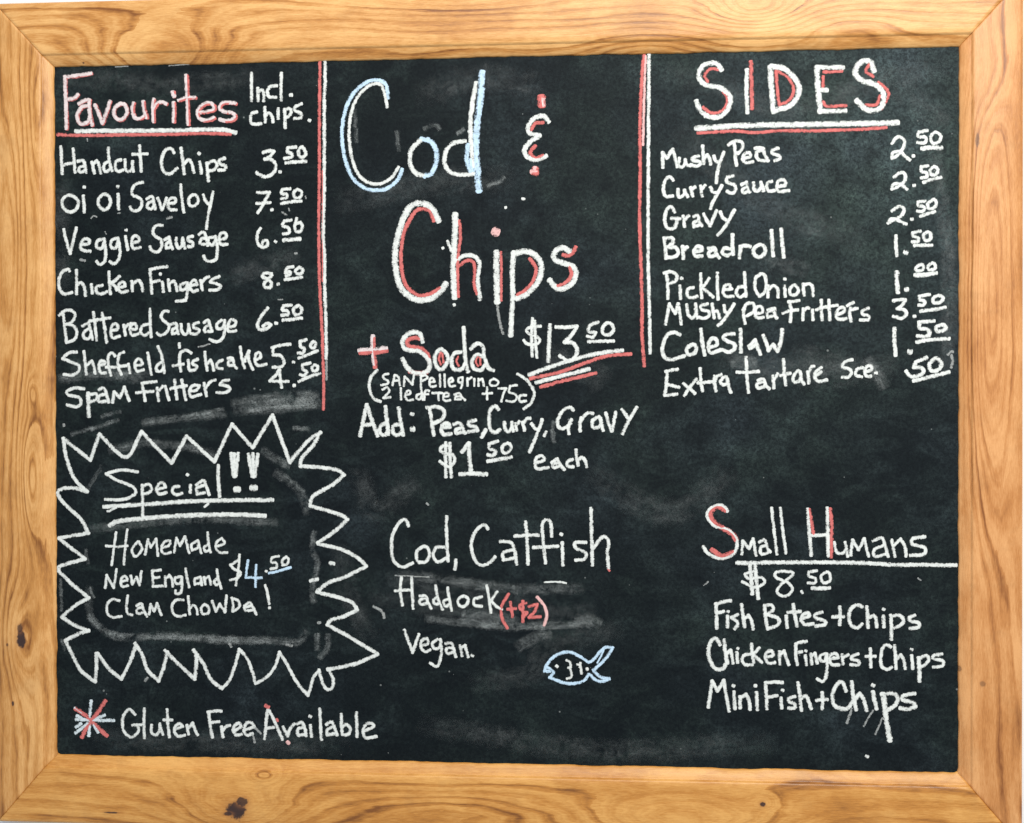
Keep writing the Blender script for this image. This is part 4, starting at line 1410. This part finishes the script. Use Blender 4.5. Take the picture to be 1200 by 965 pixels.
R6:-4702,-3477 -4808,-3633 -4915,-3772 -4994,-3919
R6:-5072,-3577 -4949,-3652 -4862,-3736 -4686,-3896
g3.5:-5081,-3569 -4993,-3627
# note | line reading Gluten Free Available
W4.3:-4335,-3633 -4405,-3574 -4466,-3627 -4493,-3730 -4467,-3849 -4380,-3907 -4301,-3846 -4300,-3769
W4.3:-4370,-3762 -4239,-3751
W4.3:-4221,-3563 -4227,-3742 -4222,-3913
W4.3:-4134,-3758 -4135,-3843 -4082,-3876 -4039,-3824 -4030,-3739
W4.3:-4030,-3756 -3995,-3866
W4.3:-3942,-3567 -3934,-3737 -3917,-3898
W4.3:-3986,-3695 -3881,-3693
W4.3:-3855,-3804 -3751,-3768 -3786,-3734 -3838,-3761 -3856,-3821 -3812,-3888 -3725,-3869
W4.3:-3699,-3750 -3682,-3860
W4.3:-3681,-3783 -3629,-3723 -3603,-3799 -3569,-3866
W4.6:-3436,-3587 -3418,-3729 -3391,-3890
W4.6:-3445,-3591 -3372,-3577 -3281,-3575
W4.6:-3418,-3720 -3309,-3701
W4.6:-3278,-3762 -3267,-3834 -3260,-3883
W4.6:-3267,-3812 -3227,-3762 -3176,-3746
W4.6:-3118,-3804 -3045,-3758 -3063,-3714 -3118,-3742 -3136,-3804 -3100,-3857 -3037,-3847
W4.6:-2991,-3793 -2882,-3755 -2918,-3703 -2973,-3712 -3006,-3793 -2973,-3855 -2901,-3836
W4.6:-2756,-3895 -2737,-3717 -2719,-3557
W4.6:-2710,-3539 -2629,-3697 -2539,-3900
W4.6:-2738,-3770 -2647,-3760
W4.6:-2530,-3749 -2476,-3855
W4.6:-2476,-3855 -2440,-3765 -2394,-3711
W4.6:-2358,-3710 -2304,-3692 -2269,-3762 -2251,-3850
W4.6:-2278,-3744 -2350,-3772 -2350,-3843 -2269,-3833
W4.6:-2200,-3725 -2188,-3858
W4.6:-2211,-3615 -2196,-3622
W4.6:-2088,-3528 -2080,-3705 -2068,-3891
W4.6:-2008,-3713 -1945,-3676 -1909,-3755 -1883,-3835
W4.6:-1927,-3738 -1999,-3775 -1999,-3837 -1918,-3818
W4.6:-1828,-3586 -1829,-3701 -1820,-3825
W4.6:-1820,-3736 -1766,-3708 -1721,-3761 -1748,-3823 -1820,-3825
W4.6:-1649,-3565 -1644,-3697 -1641,-3848
W4.6:-1551,-3775 -1444,-3729 -1471,-3685 -1533,-3704 -1569,-3784 -1534,-3863 -1409,-3843
f3:-2901,-3845 -2874,-3942
f3:-2882,-3755 -2801,-3834
R6:-2737,-3500 -2710,-3517
R4:-2605,-3661 -2598,-3679
p5:-2476,-3929 -2462,-3943
# note | line reading Cod, Catfish
W4.8:-1023,-1352 -1060,-1279 -1133,-1316 -1207,-1450 -1225,-1621 -1196,-1766 -1098,-1839 -975,-1789
W4.8:-852,-1594 -926,-1655 -914,-1764 -828,-1776 -774,-1690 -803,-1605 -852,-1594
W4.8:-571,-1240 -571,-1446 -555,-1761
W4.8:-584,-1604 -693,-1605 -730,-1714 -669,-1774 -572,-1725
W4.8:-462,-1748 -474,-1857
W4.8:-84,-1382 -133,-1334 -218,-1395 -279,-1541 -255,-1710 -170,-1806 -73,-1781 0,-1708
W4.8:61,-1527 182,-1538 230,-1634 254,-1791
W4.8:218,-1622 97,-1659 97,-1744 230,-1719
W4.8:359,-1295 376,-1512 387,-1790
W4.8:231,-1465 364,-1452 508,-1451
W4.8:665,-1462 653,-1306 593,-1270 552,-1342 569,-1559 592,-1776
W4.8:448,-1596 581,-1588 737,-1577
W4.8:785,-1534 797,-1798
W4.8:769,-1437 781,-1440
W4.8:1062,-1532 942,-1532 942,-1593 1061,-1652 1049,-1724 941,-1737
W4.8:1122,-1135 1129,-1435 1138,-1795
W4.8:1145,-1603 1253,-1470 1325,-1506 1313,-1650 1325,-1830
R3:1320,-1842 1337,-1861
# note | line reading Haddock with a red bracketed (+$2)
W4.3:-1110,-1960 -1123,-2106 -1099,-2289
W4.3:-988,-1959 -981,-2129 -971,-2324
W4.3:-1184,-2119 -988,-2105
W4.3:-890,-2177 -817,-2176 -792,-2249 -756,-2321
W4.3:-805,-2200 -890,-2226 -878,-2274 -805,-2261
W4.3:-702,-2054 -682,-2175 -621,-2332
W4.3:-682,-2187 -731,-2224 -707,-2272 -658,-2259
W4.3:-560,-2076 -548,-2173 -512,-2343
W4.3:-548,-2210 -609,-2235 -585,-2295 -536,-2270
W4.3:-377,-2172 -438,-2221 -414,-2293 -341,-2280 -317,-2207 -377,-2172
W4.3:-158,-2181 -244,-2207 -244,-2279 -159,-2290
W4.3:-97,-2048 -73,-2193 -49,-2362
W4.3:24,-2119 -49,-2229
W4.3:-49,-2217 -1,-2277 77,-2324
R4.5:157,-2142 77,-2288 84,-2433 144,-2541
R4.5:181,-2238 205,-2407
R4.5:145,-2323 241,-2310
R4.5:362,-2249 290,-2273 314,-2334 374,-2357 338,-2406
R4.5:326,-2225 326,-2466
R4.5:399,-2284 495,-2259 471,-2332 399,-2417
R4.5:399,-2417 531,-2404
p4.5:495,-2175 580,-2282 604,-2403 575,-2500
f2:-975,-1947 -780,-1952
f2:-1184,-1937 -975,-1944
W2.5:580,-2000 701,-1994 833,-2007
W2.5:761,-1991 833,-2010
# note | word Vegan.
W4.2:-1075,-2580 -1026,-2713 -977,-2847
W4.2:-977,-2847 -940,-2737 -903,-2627
W4.2:-867,-2760 -793,-2735 -805,-2674 -867,-2699 -879,-2772 -830,-2832 -769,-2807
W4.2:-683,-2685 -744,-2734 -720,-2794 -659,-2781 -639,-2708
W4.2:-647,-2684 -635,-2854 -684,-3000 -769,-2965
W4.2:-586,-2732 -512,-2731 -488,-2803 -464,-2888
W4.2:-500,-2779 -574,-2792 -561,-2853 -488,-2828
W4.2:-415,-2754 -391,-2875
W4.2:-403,-2778 -354,-2753 -318,-2886
W4.2:-274,-2866 -262,-2873
# drawing | small fish outline drawn in pale blue chalk
B4.3:582,-3033 597,-2973 687,-2872 797,-2820 896,-2819 996,-2867 1095,-2931
B4.3:1095,-2926 1135,-2910 1244,-2789 1293,-2754 1373,-2753
B4.3:1373,-2753 1323,-2843 1244,-2934 1169,-3004 1145,-3020
B4.3:1149,-3029 1234,-3103 1333,-3113
B4.3:1333,-3121 1253,-3152 1174,-3134 1105,-3070
B4.3:1095,-3070 1045,-3141 956,-3175 826,-3179 727,-3150 637,-3112
B4.3:577,-3043 642,-3042
B4.3:602,-2993 682,-3046 647,-3112
B2.4:1274,-2764 1244,-2844 1194,-2934
W4.5:717,-2979 727,-2986
W4.5:1073,-3006 1077,-3016
W3.5:836,-2909 876,-2929 886,-2988 856,-2999
W3.5:876,-2999 896,-3068 886,-3108 841,-3124
W3.5:996,-2937 991,-2987
W3.5:961,-2957 996,-2967 1010,-3061
# smudge | dusty wiped band under the Sheffield line
s11:-5228,394 -4933,424 -4669,453 -4302,422
s11:-3106,93 -2744,154 -2435,184 -2168,183
s11:-3075,12 -2744,12 -2384,52 -2107,82
s16:-5038,537 -4722,464 -4198,411
s16:-2333,133 -2148,143
s5:-2930,2 -2641,42 -2148,62
s5:-4724,-58 -4514,-7
s5:-4851,-211 -4535,-109
s5:-5094,-273 -4851,-201
s5:-4737,-662 -4896,-918
s5:-3677,-48 -3261,23
s5:-2385,-201 -2210,-211
s9:-2847,73 -2487,123 -2189,112
s9:-4200,-130 -3729,-79 -3241,-38
# smudge | dusty wiped oval around the chowder offer
s6:-4871,-2497 -4755,-2609 -4576,-2678 -4314,-2696 -4052,-2703 -3791,-2709 -3478,-2695
s9:-4901,-2128 -4881,-2457 -4734,-2619 -4524,-2709 -4261,-2705 -3947,-2681 -3582,-2707 -3270,-2733 -2804,-2727
s9:-2804,-2717 -2546,-2734 -2340,-2731 -2258,-2629
s9:-3478,-2705 -3115,-2721 -2701,-2726
s10:-4835,-1410 -4309,-1345 -3473,-1279 -2852,-1306 -2625,-1315
s10:-4620,-467 -4200,-385 -3731,-425 -3367,-506
s10:-2746,-485 -2489,-636
s10:-2592,-737 -2335,-939 -2233,-1191
s7:-2152,-1444 -2173,-1646 -2112,-1797 -2174,-2102 -2164,-2253
s7:-1991,-2656 -1992,-2808 -2084,-2910
s7:-2114,-2658 -2115,-2809
s4:-4941,-1667 -4910,-1821
s4:-4890,-2128 -4838,-2230
s4:-5249,-2029 -5240,-2389
s4:-5242,-2749 -5200,-2871
s4:-2164,-2020 -2112,-1980
W5:-1958,-1796 -1917,-1806
W5:-2195,-2011 -2112,-1990
f4:-2104,-2506 -2083,-2505
f4:-1439,-2306 -1337,-2365 -1317,-2436
f4:-2485,-2774 -2423,-2783
f4:-4211,-3226 -4179,-3195
f4:-3177,-2773 -3156,-2803
# smudge | dusty wiped streak below Haddock
s9:-204,-2503 98,-2529 598,-2503 1095,-2488
s9:-809,-2440 -405,-2485 -3,-2511
s12:-1112,-1940 -606,-1986 198,-2078 997,-2070
s12:-355,-2405 198,-2428
s12:976,-2449 1095,-2428 1195,-2466
s5:-154,-2523 398,-2536 897,-2520
s13:298,-2747 448,-2655 598,-2613
s20:-1418,-2195 -607,-2337 198,-2398 1096,-2318
s20:-1214,-1991 -405,-2184 598,-2274
s24:-1825,-1694 -1724,-2198 -1521,-2600
s24:-205,-3185 397,-3076 597,-2773 1393,-2563
# smudge | loose dust round the big title
s5:-818,3314 -717,3362 -647,3311
s5:-425,3247 -365,3296
s5:-65,2643 35,2672 105,2721
s5:-1142,3280 -1132,3070
s5:-1649,3540 -1640,3188
s30:-1764,2487 -799,2674 105,2711
s30:-797,3724 -193,3911 407,3799
s30:701,615 1197,415
s26:2086,3912 2575,3754 3448,3443 4504,3812 5075,3897
s26:4695,3614 5075,3315
s30:2184,3172 3158,2371 4122,1968
s30:2671,607 3641,408 4506,502
s30:3545,604 4027,504
s30:1196,-776 1985,-1170 2671,-772
s18:3158,1685 3545,1632
s18:5028,3025 5191,1762 5173,500
s14:2769,558 2963,557
s14:4315,552 4459,308
s24:-5181,4016 -4498,3950 -3872,3887 -2836,3966
s24:-5240,2688 -5245,1562
s24:-3049,1644 -2430,1840
s26:-4739,-3923 -3482,-3950 -1830,-3918
s26:-812,-3697 1193,-3960 3158,-3823
s26:-1618,-785 -1416,-1187 -1009,-884
f1.5:-3892,4117 -3788,4122 -3642,4129
f1.5:-4550,4118 -4393,4121
# smudge | small leftover chalk flecks between the left list lines
f3.5:-4991,1821 -4933,1807
f3.5:-3923,2300 -3865,2318
f2:-4854,2312 -4825,2344 -4786,2330
f2:-4526,2370 -4497,2373
f2:-4898,3267 -4895,3239
f2:-4681,2151 -4668,2123
f3:-2524,2359 -2476,2323
f3:-2373,1868 -2351,1868
f2:-2446,2399 -2439,2372
f2:-2245,2542 -2237,2516
f2:-2576,1324 -2524,1323
f2.5:2426,-2017 2475,-1977
f2.5:4852,-1915 4881,-1935
f2.5:-807,-1084 -786,-1104
f4:-5205,-158 -5201,-173
"""

CHALK = {
    'W': chalk_material('white_chalk', C4(0.76, 0.78, 0.745), 0.97),
    'R': chalk_material('red_chalk', C4(0.60, 0.135, 0.125), 0.94, 1.0, (1.10, 1.9, 1.9)),
    'w': chalk_material('pinkish_white_chalk', C4(0.77, 0.665, 0.655), 0.97),
    'B': chalk_material('blue_chalk', C4(0.46, 0.63, 0.78), 1.0, 1.0, (1.3, 1.15, 1.05)),
    'p': chalk_material('pink_chalk', C4(0.80, 0.48, 0.46)),
    'f': chalk_material('faded_chalk', C4(0.60, 0.62, 0.60), 0.50, 1.5),
    'g': chalk_material('grey_blue_chalk', C4(0.66, 0.74, 0.77), 0.97, 1.2),
    's': smudge_material(),
}

def catmull(P):
    if len(P) < 3: return P[:]
    out = []
    Q = [P[0] * 2 - P[1]] + P + [P[-1] * 2 - P[-2]]
    if (P[0] - P[-1]).length < 1e-6: Q[0] = P[-2]; Q[-1] = P[1]
    for i in range(1, len(Q) - 2):
        a, b, c, d = Q[i - 1:i + 3]
        n = max(2, int((c - b).length / 0.0016))
        for k in range(n):
            t = k / n
            out.append(0.5 * ((2 * b) + (c - a) * t + (2 * a - 5 * b + 4 * c - d) * t * t + (3 * b - a - 3 * c + d) * t ** 3))
    out.append(P[-1].copy())
    return out

def split(P):
    runs, cur = [], [P[0]]
    for i in range(1, len(P)):
        cur.append(P[i])
        if i < len(P) - 1:
            a, b = P[i] - P[i - 1], P[i + 1] - P[i]
            if a.length > 1e-6 and b.length > 1e-6 and a.angle(b) > math.radians(100):
                runs.append(cur); cur = [P[i]]
    runs.append(cur)
    return runs

def resample(P, step):
    L = [0.0]
    for i in range(1, len(P)): L.append(L[-1] + (P[i] - P[i - 1]).length)
    T = L[-1]
    n = max(2, int(T / step))
    out, j = [], 0
    for i in range(n + 1):
        s = T * i / n
        while j < len(L) - 2 and L[j + 1] < s: j += 1
        d = L[j + 1] - L[j]
        out.append(P[j].lerp(P[j + 1], (s - L[j]) / d if d > 1e-9 else 0))
    return out, T

def marks_mesh(strokes):
    verts, faces, uvs, spans, mids = [], [], [], [], []
    codes = []
    layer = 0
    for line in strokes:
        head, body = line.split(':')
        code, width = head[0], float(head[1:]) * 0.001
        if code not in codes: codes.append(code)
        soft = code == 's'
        P = [Vector((int(a) * 1e-4, int(b) * 1e-4, 0)) for a, b in (q.split(',') for q in body.split())]
        for run in split(P):
            pts, T = resample(catmull(run), 0.0011 if not soft else 0.004)
            if T < 1e-5: continue
            hw = width * 0.5 * ((0.98 if code == 'R' else 0.99 if width < 0.0049 else 1.05) if not soft else 1.5)
            pts = [p + Vector((mnoise.noise(p * 260), mnoise.noise(p * 260 + Vector((9, 9, 9))), 0)) * (0.00028 if not soft else 0.0015) for p in pts]
            # round ends
            t0 = (pts[0] - pts[1]).normalized(); t1 = (pts[-1] - pts[-2]).normalized()
            caps = (0.92, 0.72, 0.38)
            seq = [(pts[0] + t0 * hw * 0.75 * c, math.sqrt(1 - c * c)) for c in caps] + [(p, 1.0) for p in pts] + [(pts[-1] + t1 * hw * 0.75 * c, math.sqrt(1 - c * c)) for c in reversed(caps)]
            z = 0.00030 + layer * 0.000012 + (-0.0001 if soft else 0)
            layer = (layer + 1) % 60
            acc = random.random() * 5
            base = len(verts)
            m = len(seq)
            for i, (p, k) in enumerate(seq):
                a = seq[max(i - 1, 0)][0]; b = seq[min(i + 1, m - 1)][0]
                tg = (b - a)
                tg = tg.normalized() if tg.length > 1e-9 else Vector((1, 0, 0))
                nr = Vector((-tg.y, tg.x, 0))
                if i: acc += (p - seq[i - 1][0]).length
                e = 1.0 + 0.20 * mnoise.noise(Vector((acc * 330, layer, 1)))
                e2 = 1.0 + 0.20 * mnoise.noise(Vector((acc * 330, layer, 7)))
                zz = z + i * 4e-7
                verts += [tuple(p + nr * hw * k * e + Vector((0, 0, zz))), tuple(p + Vector((0, 0, zz + (0.00022 * k if not soft else 0)))), tuple(p - nr * hw * k * e2 + Vector((0, 0, zz)))]
                span = -1 + 2 * i / (m - 1)
                wide = min(1.0, width / 0.020)
                uvs += [(acc, k), (acc, 0.0), (acc, -k)]
                spans += [(span, wide)] * 3
                if i:
                    q = base + 3 * i
                    faces += [(q - 3, q - 2, q + 1, q), (q - 2, q - 1, q + 2, q + 1)]
                    mids += [codes.index(code)] * 2
    me = mesh('chalk', verts, faces, True)
    l1 = me.uv_layers.new(name='stroke'); l2 = me.uv_layers.new(name='span')
    for poly in me.polygons:
        poly.material_index = mids[poly.index]
        for li in poly.loop_indices:
            vi = me.loops[li].vertex_index
            l1.data[li].uv = uvs[vi]; l2.data[li].uv = spans[vi]
    # make every face look outwards from the panel
    for poly in me.polygons:
        if poly.normal.z < 0: poly.flip()
    return me, [CHALK[c] for c in codes]

blocks, cur = [], None
for ln in MARKS.strip().split('\n'):
    if ln.startswith('#'):
        n, lab = [s.strip() for s in ln[1:].split('|')]
        cur = [n, lab, []]; blocks.append(cur)
    else:
        cur[2].append(ln)
owner = None
for n, lab, st in blocks:
    me, ms = marks_mesh(st)
    sub = n.startswith('>')
    n = n.lstrip('>')
    me.name = n
    o = part(n, me, ms, owner if sub else None, lab)
    if n == 'smudge': o['kind'] = 'stuff'
    if not sub: owner = o
